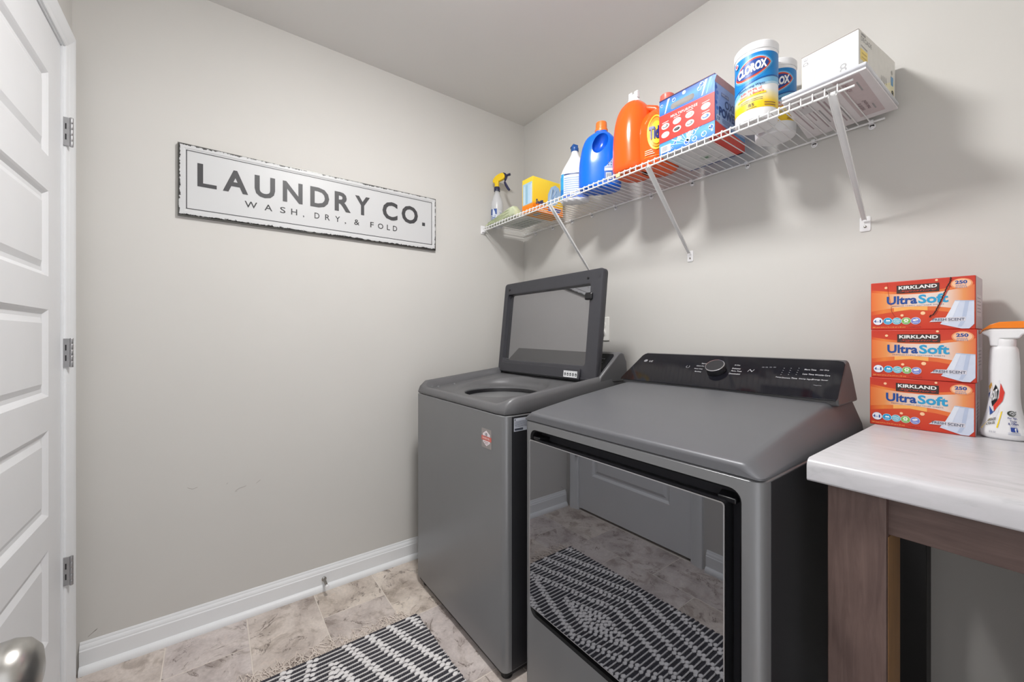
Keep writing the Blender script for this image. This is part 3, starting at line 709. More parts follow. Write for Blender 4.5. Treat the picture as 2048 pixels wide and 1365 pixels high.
for x in (DX0_ + 0.05, DX1_ - 0.05):
    for y in (DY0 + 0.05, DY1 - 0.05):
        MB().lathe([(0, 0.0), (0.02, 0.0), (0.02, 0.006), (0.012, 0.008), (0.012, 0.014), (0, 0.014)], (x, y, 0), 16, cap0=False, cap1=False).build('foot', m_blk, dr)
# recess back plate behind the handle gap
MB().box(xa + .004, xb - .004, DY0 + 0.040, DY0 + 0.046, za + .004, zb - .003).build('recess_plate', m_lidp, dr, smooth=0)
# top
zt = lambda y: float(_interp(y, (-0.755, -0.742, -0.700, -0.55, -0.40, -0.27, -0.11), (0.896, 0.9000, 0.9075, 0.930, 0.948, 0.963, 0.970)))
def _interp(x, xs, ys_):
    if x <= xs[0]: return ys_[0]
    for i in range(len(xs) - 1):
        if x <= xs[i + 1]: return ys_[i] + (ys_[i + 1] - ys_[i]) * (x - xs[i]) / (xs[i + 1] - xs[i])
    return ys_[-1]
def trow(y, iy, drop):
    """cross-section of the top across x at depth y"""
    z = zt(y) - drop; w0, w1 = DX0_ + iy, DX1_ - iy; zb_ = DS + 0.0012
    half = [(0.0, zb_), (0.0, zb_ + 0.004), (0.0025, zb_ + (z - zb_) * 0.22), (0.0245, zb_ + (z - zb_) * 0.84), (0.0285, zb_ + (z - zb_) * 0.93), (0.0335, zb_ + (z - zb_) * 0.985), (0.0420, z)]
    pts = [Vector((w0 + d, y, q)) for d, q in half]
    for k in range(1, 12): pts.append(Vector((w0 + .042 + (w1 - w0 - .084) * k / 12, y, z + 0.004 * math.sin(math.pi * k / 12) * min(1, max(0, (y + .74) * 6)))))
    return pts + [Vector((w1 - d, y, q)) for d, q in reversed(half)]
rows = []
for y, iy, drop in ((-0.7555, 0.014, 0.0075), (-0.7552, 0.009, 0.0045), (-0.7530, 0.005, 0.0012), (-0.7500, 0.0025, 0.0), (-0.7450, 0.0, 0.0)): rows.append(trow(y, iy, drop))
for k in range(1, 25): rows.append(trow(-0.745 + (DY1 + 0.745) * k / 24, 0.0, 0.0))
MB().rings(rows).build('top_panel', m_graph2, dr, smooth=38)
# console
cp = [(-0.274, 0.955), (-0.2715, 0.9755), (-0.150, 1.064), (-0.137, 1.0695), (-0.123, 1.064), (-0.112, 1.035), (-0.106, 0.962), (-0.106, 0.955)]
A = [Vector((DX0_ + 0.006, y, z)) for y, z in cp]; B = [Vector((DX1_ - 0.012, y, z)) for y, z in cp]
for L_ in (A, B):
    for p in L_:
        k = (p.z - 0.955) / 0.115; p.x += 0.016 * k if L_ is A else -0.016 * k
con = MB().rings([A, B]).build('console', m_deck, dr, bevel=0.006, seg=3)
u = Vector((0, 0.122, 0.088)).normalized(); n_ = Vector((1, 0, 0)).cross(u); o0 = Vector((0, -0.272, 0.976))
LN = math.hypot(0.122, 0.088)
q = [o0 + Vector((x, 0, 0)) + u * v for x, v in ((DX0_ + .004, -.011), (DX1_ - .016, -.011), (DX1_ - .014, .0), (DX1_ - .026, LN - .014), (DX1_ - .032, LN - .003), (DX1_ - .044, LN + .001), (DX0_ + .036, LN + .001), (DX0_ + .026, LN - .003), (DX0_ + .020, LN - .014), (DX0_ + .003, .0))]
MB().rings([[p + n_ * 0.0006 for p in q], [p + n_ * 0.0030 for p in q]]).build('control_panel', m_pglass, con, smooth=0, bevel=0.0008)
CM = lambda a_, b_, h: o0 + Vector((a_, 0, 0)) + u * b_ + n_ * (0.0032 + h)
def con_uv(px, py):   # photo pixel measured on the panel plane -> panel coordinates
    f, cx, cy = 800.0, 1024.0, 673.5; th = R(53.39)
    F = Vector((-math.sin(th), math.cos(th), 0)); Rr = Vector((math.cos(th), math.sin(th), 0)); C = Vector((1.950, -1.542, 1.134))
    d = F + Rr * ((px - cx) / f) + Vector((0, 0, (cy - py) / f)); base = o0 + n_ * 0.003
    P = C + d * ((base - C).dot(n_) / d.dot(n_)) - o0
    return P.x, P.dot(u)
cpz = Art(CM, 0.0003)
TX = (196, 196, 200)
def ctext(t, px, py, w, h=0.007, col=TX, al=0):
    x, v = con_uv(px, py); w *= .82; h *= .9; cpz.text(t, x - w / 2, v - h / 2, x + w / 2, v + h / 2, col, 1, bold=.012)
x, v = con_uv(1292, 722); cpz.ell(x, v, .0075, .0075, (150, 150, 154), 1); cpz.ring(x, v, .0055, .0055, .001, (40, 40, 46), 2, a0=60, a1=330); ctext('LG', 1302.5, 723, .017, .011, (190, 190, 193))
cpz.build('logo', con); cpz = Art(CM, 0.0003)
x, v = con_uv(1376, 734); cpz.ring(x, v, .0065, .0065, .0014, (150, 150, 154), 1, a0=120, a1=420)
for t, px, py, w in (('Normal', 1410, 728, .026), ('Quick Dry', 1401, 733, .034), ('Heavy Duty', 1397, 738.5, .036), ('Bedding', 1396, 744, .027), ('AI Dry', 1475, 731.5, .022), ('Delicates', 1473, 738, .031), ('Perm. Press', 1473, 743, .038), ('Downloaded', 1469, 748.5, .040),
                     ('Temp.', 1557, 755.5, .019), ('Dryness', 1572, 757, .026), ('Time', 1588.5, 757.5, .018), ('Damp Signal', 1612, 759.5, .040), ('Energy Saver', 1640, 761, .044), ('Less Time', 1617, 749.5, .033), ('Wrinkle Care', 1645, 751.5, .042), ('More Time', 1621, 740.5, .034), ('Air Dry', 1649, 741.5, .026)): ctext(t, px, py, w)
x, v = con_uv(1502, 742); cpz.text('N', x - .009, v - .006, x + .009, v + .006, (160, 160, 164), 1, shear=.3)
for i in range(4):
    for px in (1562 + 2.2 * i, 1577 + 1.8 * i, 1592.5 + 1.9 * i):
        x, v = con_uv(px, 750 - 4.2 * i); cpz.rect(x - .0012, v - .0008, x + .0012, v + .0008, (170, 170, 174), 1)
for px in (1527, 1534, 1542, 1550): x, v = con_uv(px, 735.5); cpz.rect(x - .004, v - .0025, x + .003, v + .0025, (86, 86, 92), 1)
ctext('Hygienic', 1635, 772, .022, .005, (140, 140, 145))
cpz.build('button_names', con)
x, v = con_uv(1433, 741); kc = CM(x, v, -0.001)
def kr(r, h): return [kc + Vector((1, 0, 0)) * r * math.cos(2 * math.pi * k / 40) + u * r * math.sin(2 * math.pi * k / 40) + n_ * h for k in range(40)]
dial = MB().rings([kr(.030, 0), kr(.0295, .020), kr(.0285, .0215)], True, True).build('dial', mat('dial_side', s(62, 62, 66), 0.35, 0.6, var=0.03), con)
MB().rings([kr(.0298, .0195), kr(.0302, .0212), kr(.0290, .0225), kr(.0272, .0222), kr(.0270, .0205)], False, False).build('dial_rim', m_chrome, dial)
MB().rings([kr(.0274, .0212), kr(.0272, .0218), kr(.010, .0221)]).build('dial_cap', mat('dial_cap', s(52, 52, 55), 0.4, 0.3, var=0.03), dial)
# door: mirrored glass front on a black carrier
gx0, gx1, gz0, gz1, gy = 1.0095, 1.5855, 0.3205, 0.8220, -0.7765
def dring(i, y, r=.006, zt_=0.0): return [Vector((p.x, y, p.y)) for p in rrect(gx0 + i, gx1 - i, gz0 + i, gz1 - i + zt_, r, 0, 3)]
door = MB().rings([dring(0.010, DY0 + 0.039), dring(0.004, DY0 + 0.020), dring(0.002, gy + 0.006), dring(0.002, gy + 0.0035)]).build('door', m_blk, dr, bevel=0.001)
MB().rings([dring(0.0012, gy + 0.0034), dring(0.0, gy + 0.0028), dring(0.0, gy + 0.0006), dring(0.0007, gy)]).build('door_glass', m_mirror, door, smooth=0)
er = lambda i, y: dring(i, y)
MB().rings([er(-0.0009, gy + 0.004), er(-0.0009, gy - 0.0001), er(0.0014, gy - 0.0004), er(0.0014, gy + 0.0001)], False, False).build('glass_trim', m_chrome, door, smooth=0)
# finger blocks left and right inside the handle gap, hinge slots at the right
for x0_, x1_ in ((0.998, 1.034), (1.552, 1.596)):
    MB().prism([(x0_, DY0 + 0.039), (x1_, DY0 + 0.039), (x1_ - .008 if x0_ < 1.2 else x1_, DY0 + 0.002), (x0_ if x0_ < 1.2 else x0_ + .010, DY0 + 0.002)], gz1 - 0.006, gz1 + 0.004, 'z').build('finger_block', m_blk, dr, bevel=0.002)
for z in (0.610, 0.532): MB().box(1.5995, 1.6012, DY0 + 0.014, DY0 + 0.020, z, z + .070).build('hinge_slot', m_graph, dr, bevel=.0005)

# ---------------------------------------------------------------- marble-topped table
CX0, CX1, CY0, CY1, CZ = 1.676, 2.185, -0.648, -0.020, 0.905
tb = thing('side_table', 'white marble-look counter on brown wooden legs to the right of the dryer', 'table', ((CX0 + CX1) / 2, -0.33, 0))
prof = [(CY1, CZ - .042), (CY0 + .003, CZ - .042), (CY0, CZ - .039), (CY0, CZ - .014), (CY0 + .002, CZ - .007), (CY0 + .007, CZ - .002), (CY0 + .014, CZ), (CY1 - .003, CZ), (CY1, CZ - .003)]
MB().prism(prof, CX0, CX1, 'x').build('counter_top', m_marble, tb, bevel=0.0012)
lx0, lx1, ly0, ly1 = 1.703, 1.784, -0.628, -0.530
leg = MB().box(lx0, lx1, ly0, ly1, 0, CZ - .0425).build('leg', m_wood, tb, bevel=0.0015)
MB().box(lx1 - .0005, lx1 + .0012, ly0 + .012, ly1 - .0005, 0.001, CZ - .115).build('inner_face', m_tan, leg, smooth=0, label='inner leg side with warm light painted in as tan')
MB().box(2.09, 2.165, ly0, ly1, 0, CZ - .0425).build('leg', m_wood, tb, bevel=0.0015)
for x0_, x1_ in ((1.706, 1.764), (2.10, 2.158)):
    MB().box(x0_, x1_, -0.104, -0.040, 0, CZ - .0425).build('leg', mat('shaded_leg', s(34, 33, 34), 0.5, var=.05), tb, bevel=0.0015, label='rear leg with its shade painted in near black')  # rear legs coloured black to carry the shadow under the counter
MB().box(lx1 - .001, 2.091, ly0 + .016, ly0 + .036, CZ - .112, CZ - .0423).build('apron', m_wood_x, tb, bevel=0.001)
MB().box(lx0 + .02, lx0 + .038, ly1 - .001, -0.1035, CZ - .112, CZ - .0423).build('apron', m_wood, tb, bevel=0.001)

# ---------------------------------------------------------------- wire shelf
SZ, SF, SXE = 1.7625, -0.302, 1.665      # deck level (top of cross wires), front rail, right end
sh = thing('wire_shelf', 'long white wire shelf fixed across the back wall above the machines', 'shelf', (0.83, -0.15, SZ))
WR = 0.00155
proto = None
x = 0.020; k = 0
while x < SXE - 0.012:
    if proto is None:
        mbw = MB(); zt_ = SZ - WR
        mbw.tube([(x, -0.006, zt_), (x, SF - 0.001, zt_), (x, SF - 0.0045, zt_ - 0.0025), (x, SF - 0.0052, zt_ - 0.006), (x, SF - 0.0052, zt_ - 0.0225)], WR, 6, up=(1, 0, 0))
        proto = mbw.build('deck_wire', m_wire, sh); px0 = x
    else:
        o = proto.copy(); COL.objects.link(o); o.parent = sh; o.location.x = x - px0
    x += 0.02565; k += 1
MB().tube([(0.008, -0.010, SZ - 0.0055), (SXE + 0.004, -0.010, SZ - 0.0055)], 0.0031, 8).build('back_rail', m_wire, sh)
MB().tube([(0.006, SF, SZ - 0.0058), (SXE, SF, SZ - 0.0058)], 0.0027, 8).build('front_rail', m_wire, sh)
MB().tube([(0.006, SF - 0.0025, SZ - 0.0232), (SXE + 0.004, SF - 0.0025, SZ - 0.0232)], 0.0029, 8).build('lower_rail', m_wire, sh)
MB().box(0.958, 0.976, SF - .0085, SF - .0035, SZ - .021, SZ - .006).build('rail_tag', mat('amber_tag', s(206, 192, 150), .35, var=.05), sh, bevel=.001)
# end bracket on the left wall
MB().box(0.0, 0.004, SF - 0.016, SF + 0.010, SZ - 0.040, SZ + 0.008).box(0.003, 0.022, SF - 0.010, SF + 0.006, SZ - 0.032, SZ - 0.0262).box(0.003, 0.022, SF + 0.0035, SF + 0.006, SZ - 0.032, SZ - 0.010).build('end_bracket', m_white, sh, bevel=.0008)
proto = None
for cx_ in (0.115, 0.265, 0.419, 0.560, 0.710, 0.905, 1.092, 1.300, 1.500, 1.640):
    if proto is None:
        m_ = MB().lathe([(0.0, -0.004), (0.0085, -0.004), (0.0085, -0.0005), (0, -0.0005)], (cx_, 0, SZ - 0.016), 14, 'y', False, False)
        m_.box(cx_ - .005, cx_ + .005, -0.0145, -0.0006, SZ - .0115, SZ - .0087).box(cx_ - .005, cx_ + .005, -0.0165, -0.0138, SZ - .0115, SZ - .0015).box(cx_ - .005, cx_ + .005, -0.0040, -0.0008, SZ - .0160, SZ - .0022)
        m_.lathe([(0.0, -0.0062), (0.003, -0.0062), (0.0042, -0.0038), (0, -0.0038)], (cx_, 0, SZ - 0.018), 10, 'y', False, False)
        proto = m_.build('wall_clip', m_white, sh); px0 = cx_
    else:
        o = proto.copy(); COL.objects.link(o); o.parent = sh; o.location.x = cx_ - px0
for xt, xf, zf in ((0.583, 0.566, 1.448), (1.098, 1.083, 1.470), (1.626, 1.624, 1.478)):
    top = Vector((xt, SF + 0.001, SZ - 0.030)); ft = Vector((xf, -0.008, zf)); d = (ft - top).normalized()
    sx = Vector((1, 0, 0)); nn = d.cross(sx).normalized()
    def uc(p, w, dp): # folded U channel cross-section
        t_ = .0012
        return [p + sx * a_ + nn * b_ for a_, b_ in ((-w, 0), (w, 0), (w, dp), (w - t_, dp), (w - t_, t_), (-w + t_, t_), (-w + t_, dp), (-w, dp))]
    br = MB().rings([uc(top - d * .006, .0085, .008), uc(top + d * .02, .0085, .008), uc(top.lerp(ft, .6), .0068, .007), uc(ft, .0055, .005)]).build('support_bracket', m_wire, sh)
    MB().tube([top - d * .004 + sx * 0.0075, top - d * .012 + sx * 0.007, (xt + .005, SF - 0.0025, SZ - 0.0195), (xt - .005, SF - 0.0025, SZ - 0.0195), top - d * .012 - sx * 0.007, top - d * .004 - sx * 0.0075], .0018, 6).build('hook', m_wire, br)
    MB().rings([[Vector((p.x, y, p.y)) for p in rrect(xf - .0125 + i, xf + .0125 - i, zf - .034 + i, zf + .010 - i, .005, 0, 4)] for y, i in ((0, 0), (-.0022, 0), (-.003, .0012))]).build('foot_plate', m_white, br)
    MB().lathe([(0.0, -0.0065), (0.0022, -0.006), (0.0036, -0.0042), (0.0036, -0.0028), (0, -0.0028)], (xf, 0, zf - .020), 14, 'y', False, False).build('screw', m_nickel, br)

# ---------------------------------------------------------------- things on the shelf
G = 'cleaning supplies on the wire shelf'
Z = SZ + 0.0004
def carton(name, label, cat, x0, y0, w, d, h, z, rot, mats, group=None, bevel=0.0012):
    """carton with its origin at the front right bottom corner turned by rot; local x runs left (negative), y runs to the wall"""
    t = thing(name, label, cat, (x0, y0, z), rot, group, world=False)
    m = MB(); m.box(-w, 0, 0, d, 0, h)
    b = m.build('carton', mats, t, bevel=bevel)
    return t, b

# spray bottle (clear, yellow head)
sb = thing('spray_bottle', 'clear spray bottle with yellow and navy trigger head in the shelf corner', 'spray bottle', (0.047, -0.236, Z))
ves = Vessel([(Z, .033, .033), (Z + .004, .0355, .0355), (Z + .10, .0355, .0355), (Z + .135, .034, .034), (Z + .175, .022, .022), (Z + .203, .0125, .0125), (Z + .214, .0125, .0125)], 2.0, (0.047, -0.236))
m_clear = mat('frosted_clear_plastic', s(226, 228, 232), 0.25, var=.02, spec=.5); NT(m_clear).b.inputs['Alpha'].default_value = 0.62
ves.mesh(30, 28).build('bottle', m_clear, sb, smooth=50)
al = Art(ves.wrap(R(-40)), .0004, 10)
al.rect(-1.05, Z + .012, 0.10, Z + .098, (208, 214, 228), 0); al.rect(-1.05, Z + .066, 0.10, Z + .098, (42, 78, 150), 1)
for k in range(3): al.ring(-.72, Z + .052, .35 + .12 * k, .030 + .010 * k, .03, (214, 222, 238), 3, a0=0, a1=80, n=12)
for k in range(6): al.rect(-1.0, Z + .018 + .009 * k, -0.05 - .1 * (k % 2), Z + .022 + .009 * k, (64, 92, 160), 1)
al.rect(.26, Z + .012, .95, Z + .09, (206, 208, 218), 0)
for k in range(5): al.rect(.5, Z + .02 + .013 * k, .85, Z + .024 + .013 * k, (150, 156, 178), 1)
al.build('label', sb, label='white label with navy swirl')
m_yel = mat('yellow_plastic', s(244, 206, 40), 0.35, var=.02); m_navy = mat('navy_plastic', s(40, 42, 76), 0.35, var=.02)
MB().lathe([(0.0175, Z + .208), (0.0175, Z + .226), (.015, Z + .232)], (0.047, -0.236, 0), 24).build('collar', m_navy, sb)
# head points to the right along +x and a little to the room
hx = Vector((math.cos(R(30)), math.sin(R(30)), 0)); hy = Vector((-hx.y, hx.x, 0)); hc = Vector((0.047, -0.236, 0))
def hp(a_, b_, c_): return hc + hx * a_ + hy * b_ + Vector((0, 0, Z + c_))
def slab(poly, w): return MB().rings([[hp(a_, -w, c_) for a_, c_ in poly], [hp(a_, w, c_) for a_, c_ in poly]])
slab([(-.011, .228), (.011, .228), (.0115, .262), (.022, .264), (.040, .270), (.050, .279), (.052, .290), (.046, .304), (.034, .309), (.012, .304), (-.008, .294), (-.022, .278), (-.026, .266), (-.020, .258), (-.012, .255)], .0105).build('head', m_yel, sb, bevel=.005, seg=3)
nz = slab([(.036, .303), (.044, .309), (.058, .301), (.064, .291), (.062, .281), (.054, .283), (.050, .296)], .008).build('nozzle', m_navy, sb, bevel=.002)
MB().tube([hp(.056, 0, .288), hp(.070, 0, .292), hp(.084, 0, .294)], [.006, .0065, .0072], 14).build('nozzle_tip', m_navy, nz)
MB().tube([hp(.060, 0, .284), hp(.052, 0, .266), hp(.049, 0, .254), (hp(.058, 0, .235)), hp(.072, 0, .212), hp(.079, 0, .204)], [.005, .0045, .005, .005, .0048, .004], 10, flat=1.5).build('trigger', m_navy, sb)

# green striped pack lying along the lip, white pack behind it
m_gr = mat('pale_green_wrap', s(203, 211, 178), 0.5, var=.08, scale=40, bump=.3)
gp = thing('wipes_pack', 'pale green soft pack of cloths at the left end of the shelf', 'pack', (0.15, -0.28, Z))
rs = []
for i in range(15):
    t_ = i / 14.0; x_ = 0.022 + 0.275 * t_; hgt = (.010 + .046 * min(1, t_ * 1.25)) if t_ < .93 else .052 * (1 - (t_ - .93) * 5); w_ = .019 + .003 * math.sin(9 * t_)
    rs.append([Vector((x_, -0.279 + w_ * math.copysign(abs(math.cos(a_)) ** .6, math.cos(a_)), Z + max(0, hgt / 2 + (hgt / 2) * math.copysign(abs(math.sin(a_)) ** .6, math.sin(a_)) + .0014 * math.sin(13 * t_ + 3 * a_)))) for a_ in [2 * math.pi * k / 20 for k in range(20)]])
MB().rings(rs).build('wrapper', m_gr, gp, smooth=60)
for k in range(3):
    MB().tube([(0.05 + .20 * j / 10, -0.3005, Z + (.010 + .014 * k) * (0.35 + .65 * min(1, j / 8.0)) + .0006 * math.sin(j * 2.1 + k)) for j in range(11)], .0014, 5).build('fold', mat('green_fold', s(176, 188, 146), .6, var=.05), gp)
wp = thing('wipes_pack', 'white film-wrapped flat pack behind the green pack on the shelf', 'pack', (0.22, -0.16, Z + .0006), world=True)
rs = []
for i in range(11):
    t_ = i / 10.0; x_ = 0.090 + 0.225 * t_; hgt = .030 * (0.45 + .55 * math.sin(math.pi * min(.9, max(.12, t_)))) + .010 * t_
    rs.append([Vector((x_, -0.168 + .083 * math.copysign(abs(math.cos(a_)) ** .55, math.cos(a_)), Z + .0006 + hgt / 2 + (hgt / 2) * math.copysign(abs(math.sin(a_)) ** .6, math.sin(a_)))) for a_ in [2 * math.pi * k / 20 for k in range(20)]])
MB().rings(rs).build('wrapper', mat('white_film', s(206, 208, 200), .3, var=.06, scale=30, bump=.3), wp, smooth=60)
ub = Art(flat((0.10, -0.10, Z + .00055), (1, 0, 0), (0, -1, 0)), .0002); ub.rect(.03, .0, .19, .10, (176, 180, 170), 0)
for k in range(4): ub.rect(.04, .012 + .022 * k, .17, .018 + .022 * k, (140, 146, 134), 1)
ub.build('underside_print', wp)

# yellow duster carton
YC = (246, 208, 48)
yw, yd, yh = .086, .205, .172
yb, bx = carton('duster_box', 'yellow and orange carton with pale blue duster picture, left part of shelf', 'box', 0.415, -0.272, yw, yd, yh, Z, 0.0,
    grad_mat('yellow_orange_card', [(0.0, s(236, 120, 20)), (.20, s(240, 140, 24)), (.30, s(246, 196, 40)), (1.0, s(250, 216, 60))], 2, 0.0, yh))
f = Art(flat((-yw, 0, 0), (1, 0, 0), (0, 0, 1)))     # face to the room
f.rect(.006, .040, yw - .006, .148, (168, 204, 224), 0)
for k, x_ in enumerate((.012, .030, .050, .066)): f.poly([(x_, .042), (x_ + .013, .046), (x_ + .012, .132 + .008 * (k % 2)), (x_ + .006, .140), (x_ + .001, .130)], ((196, 220, 234), (146, 188, 212), (186, 214, 238), (206, 222, 240))[k], 1)
f.poly([(.0, .0), (yw, .0), (yw, .030), (0, .034)], (240, 132, 16), 1)
f.build('front_print', yb)
f = Art(flat((0, 0, 0), (0, 1, 0), (0, 0, 1)))       # right face
f.poly([(.150 - .052, .060), (.150 - .020, .046), (.150 + .012, .060), (.150 + .040, .112), (.150 + .026, .146), (.150, .156), (.150 - .030, .140), (.150 - .050, .100)], (164, 196, 232), 1)
for k in range(5): f.poly([(.105 + .016 * k, .072 + .012 * k), (.116 + .016 * k, .064 + .010 * k), (.136 + .008 * k, .130 - .002 * k), (.126 + .008 * k, .138 - .002 * k)], ((184, 212, 240), (150, 184, 226), (196, 218, 244), (158, 192, 232), (186, 210, 240))[k], 2)
f.line([(.118, .062), (.162, .128)], .003, (120, 156, 204), 3)
f.poly([(.096, .040), (.108, .044), (.116, .066), (.104, .070)], (120, 168, 220), 2)
f.poly([(0.0, .0), (yd, .0), (yd, .026), (.12, .034), (.06, .044), (.0, .036)], (238, 124, 18), 1)
f.text('Swiffer', .018, .036, .086, .062, (36, 56, 110), 4, bold=.04, shear=.12); f.text('Duster', .100, .016, .190, .042, (40, 96, 170), 4, bold=.04, shear=.12)
f.text('REFILLS', .050, .008, .094, .016, (250, 226, 160), 3, bold=.02)
f.build('side_print', yb)
f = Art(flat((0, 0, -.00005), (-1, 0, 0), (0, 1, 0)), .0001); f.rect(.0, .0, yw, yd, (226, 150, 30), 0); f.ell(.040, .06, .024, .016, (150, 160, 160), 1)
f.build('base_print', yb)
f = Art(flat((-yw, 0, yh), (1, 0, 0), (0, 1, 0)), .0003)
for a_, b_ in ((.006, .036), (.050, .080)): f.rect(a_, .001, b_, .006, (60, 48, 30), 0)
f.build('perforation', yb)

# blue and white cleaner bottle, partly behind the blue jug
cbx, cby = 0.618, -0.185
cb = thing('cleaner_bottle', 'white-shouldered cleaner bottle with aqua striped label left of the blue jug', 'bottle', (cbx, cby, Z))
ves = Vessel([(Z, .062, .034), (Z + .006, .068, .040), (Z + .115, .068, .040), (Z + .150, .058, .037), (Z + .185, .038, .029), (Z + .215, .021, .019), (Z + .236, .0145, .0145), (Z + .244, .0145, .0145)], 2.4, (cbx, cby), R(38))
ves.mesh(36, 36).build('bottle', m_white, cb, smooth=50)
al = Art(ves.wrap(R(-90)), .0004, 12)
al.rect(-1.2, Z + .012, -.72, Z + .128, (52, 160, 216), 0); al.rect(-.72, Z + .012, 1.2, Z + .128, (214, 224, 240), 0)
al.rect(-1.2, Z + .03, -.72, Z + .055, (30, 120, 196), 1)
al.rect(-.68, Z + .119, 1.0, Z + .125, (40, 60, 110), 1)
for k in range(8): al.rect(-.66, Z + .034 + .0098 * k, .9 - .12 * (k % 3), Z + .0372 + .0098 * k, (128, 158, 206), 1)
al.rect(-.72, Z + .012, 1.2, Z + .026, (70, 110, 196), 1)
al.build('label', cb, label='aqua and white label with fine lines')
MB().lathe([(0.017, Z + .238), (0.018, Z + .240), (.018, Z + .254), (.015, Z + .258), (0.0, Z + .258)], (cbx, cby, 0), 20, cap1=False).tube([(cbx - .006, cby - .012, Z + .252), (cbx - .004, cby - .002, Z + .266), (cbx + .004, cby + .014, Z + .264)], [.010, .011, .008], 10).build('cap', mat('blue_cap', s(34, 84, 150), .35, var=.03), cb)

# blue jug with orange cap
bjx, bjy = 0.788, -0.205
bj = thing('detergent_jug', 'glossy blue detergent jug with orange cap and white back label', 'jug', (bjx, bjy, Z))
m_bl = mat('blue_gloss', s(14, 104, 222), 0.22, var=.02, scale=5); m_or_cap = mat('orange_cap', s(236, 122, 52), .35, var=.02)
ves = Vessel([(Z, .074, .050), (Z + .006, .086, .058), (Z + .022, .090, .061), (Z + .100, .089, .061), (Z + .130, .086, .060), (Z + .165, .080, .057), (Z + .200, .070, .052), (Z + .222, .058, .046), (Z + .238, .040, .036, .004, 0), (Z + .248, .026, .026, .006, 0), (Z + .252, .026, .026, .006, 0)], 2.6, (bjx, bjy), R(38))
jug = ves.mesh(52, 48).build('bottle', [m_bl, mat('blue_recess', s(10, 84, 196), .26, var=.02)], bj, smooth=60)
MATS['cut_inside'] = MATS['blue_recess']
p = ves.pt(R(-92), Z + .188); nrm = Vector((math.sin(R(38)), -math.cos(R(38)), 0))
tg = Vector((-nrm.y, nrm.x, 0)); ax2 = (Vector((0, 0, 1)) + tg * .45).normalized(); ax1 = ax2.cross(nrm)
ce = p + nrm * .006 + tg * .010
c = MB().rings([[ce + ax1 * (.030 * math.sin(ph) * math.cos(2 * math.pi * k / 28)) + ax2 * (.050 * math.sin(ph) * math.sin(2 * math.pi * k / 28)) + nrm * (.040 * math.cos(ph)) for k in range(28)] for ph in [math.pi * i / 16 for i in range(1, 16)]])
cut(jug, c); MATS['cut_inside'] = m_dark
al = Art(ves.wrap(R(-64)), .0005, 10)
al.band([(-.30 + .08 * i, Z + .014) for i in range(13)], [(-.30 + .08 * i, Z + .070 + .020 * (i / 12.0)) for i in range(13)], (70, 112, 190), 0)
al.band([(-.30 + .08 * i, Z + .076) for i in range(13)], [(-.30 + .08 * i, Z + .078 + .090 * min(1, (i / 10.0)) ** 1.3) for i in range(13)], (176, 196, 228), 1)
for k in range(7):
    for q in range(5):
        if q > k * .55 - .6: al.ell(-.12 + .13 * q, Z + .086 + .0105 * k, .034, .0030, (84, 108, 160), 2, 8)
al.rect(-.30, Z + .062, .62, Z + .074, (214, 222, 238), 2)
al.rect(-.24, Z + .026, .02, Z + .054, (220, 226, 236), 2)
for k in range(9): al.rect(-.22 + .025 * k, Z + .029, -.22 + .025 * k + (.009 if k % 2 else .014), Z + .051, (60, 66, 80), 3)
al.ring(.12, Z + .038, .045, .005, .012, (200, 212, 232), 2, n=12)
al.build('label', bj, label='blue and white back label with barcode')
cpx, cpy = bjx + .006 * math.cos(R(38)), bjy + .006 * math.sin(R(38))
MB().lathe([(0.0255, Z + .250), (0.0275, Z + .252), (.0275, Z + .262), (.0240, Z + .266), (.0235, Z + .286), (.0225, Z + .293), (0, Z + .294)], (cpx, cpy, 0), 28, cap1=False).build('cap', m_or_cap, bj)

# big orange jug with white spout
ojx, ojy = 1.034, -0.205
oj = thing('detergent_jug', 'large orange detergent jug with white pour spout, left of the carry carton', 'jug', (ojx, ojy, Z))
m_orange = mat('orange_gloss', s(238, 92, 28), 0.2, var=.02, scale=5)
# front lobe (tall, domed) and the wider label body behind it, one continuous loft each, meeting in a groove
ves = Vessel([(Z, .056, .062), (Z + .010, .070, .076), (Z + .035, .076, .082), (Z + .10, .074, .082), (Z + .15, .072, .080), (Z + .20, .068, .074), (Z + .240, .060, .064), (Z + .266, .049, .051), (Z + .282, .036, .037), (Z + .290, .024, .025)], 2.3, (ojx - .062, ojy - .010), R(-10))
ves.mesh(52, 44).build('bottle', m_orange, oj, smooth=60)
ves2 = Vessel([(Z, .050, .064), (Z + .010, .060, .073), (Z + .035, .065, .080), (Z + .12, .065, .080), (Z + .155, .063, .077), (Z + .185, .054, .066), (Z + .208, .040, .050), (Z + .222, .028, .034)], 2.6, (ojx + .026, ojy + .018), R(-6))
ves2.mesh(44, 44).build('label_body', m_orange, oj, smooth=60)
al = Art(ves2.wrap(R(-72)), .0006, 14)
al.band([(-.30 + .07 * i, Z + .028) for i in range(15)], [(-.30 + .07 * i, Z + .16 + .045 * math.sin(math.pi * i / 14)) for i in range(15)], (242, 124, 30), 0)
def disc(cu, cv, ru, rv, col, l):
    n = 16; al.band([(cu - ru * math.cos(math.pi * i / n), cv - rv * math.sin(math.pi * i / n)) for i in range(n + 1)], [(cu - ru * math.cos(math.pi * i / n), cv + rv * math.sin(math.pi * i / n)) for i in range(n + 1)], col, l)
disc(.34, Z + .116, .50, .066, (250, 196, 40), 2); disc(.36, Z + .114, .42, .055, (246, 150, 30), 4); disc(.38, Z + .112, .33, .042, (252, 206, 50), 6)
al.text('Tide', -.04, Z + .088, .72, Z + .134, (44, 48, 120), 9, bold=.05)
for k in range(3): al.rect(-.26, Z + .036 + .007 * k, .26 - .08 * k, Z + .039 + .007 * k, (250, 214, 170), 3)
al.build('label', oj, label='orange label with yellow bullseye and navy lettering')
spx, spy = ojx - .062, ojy - .010
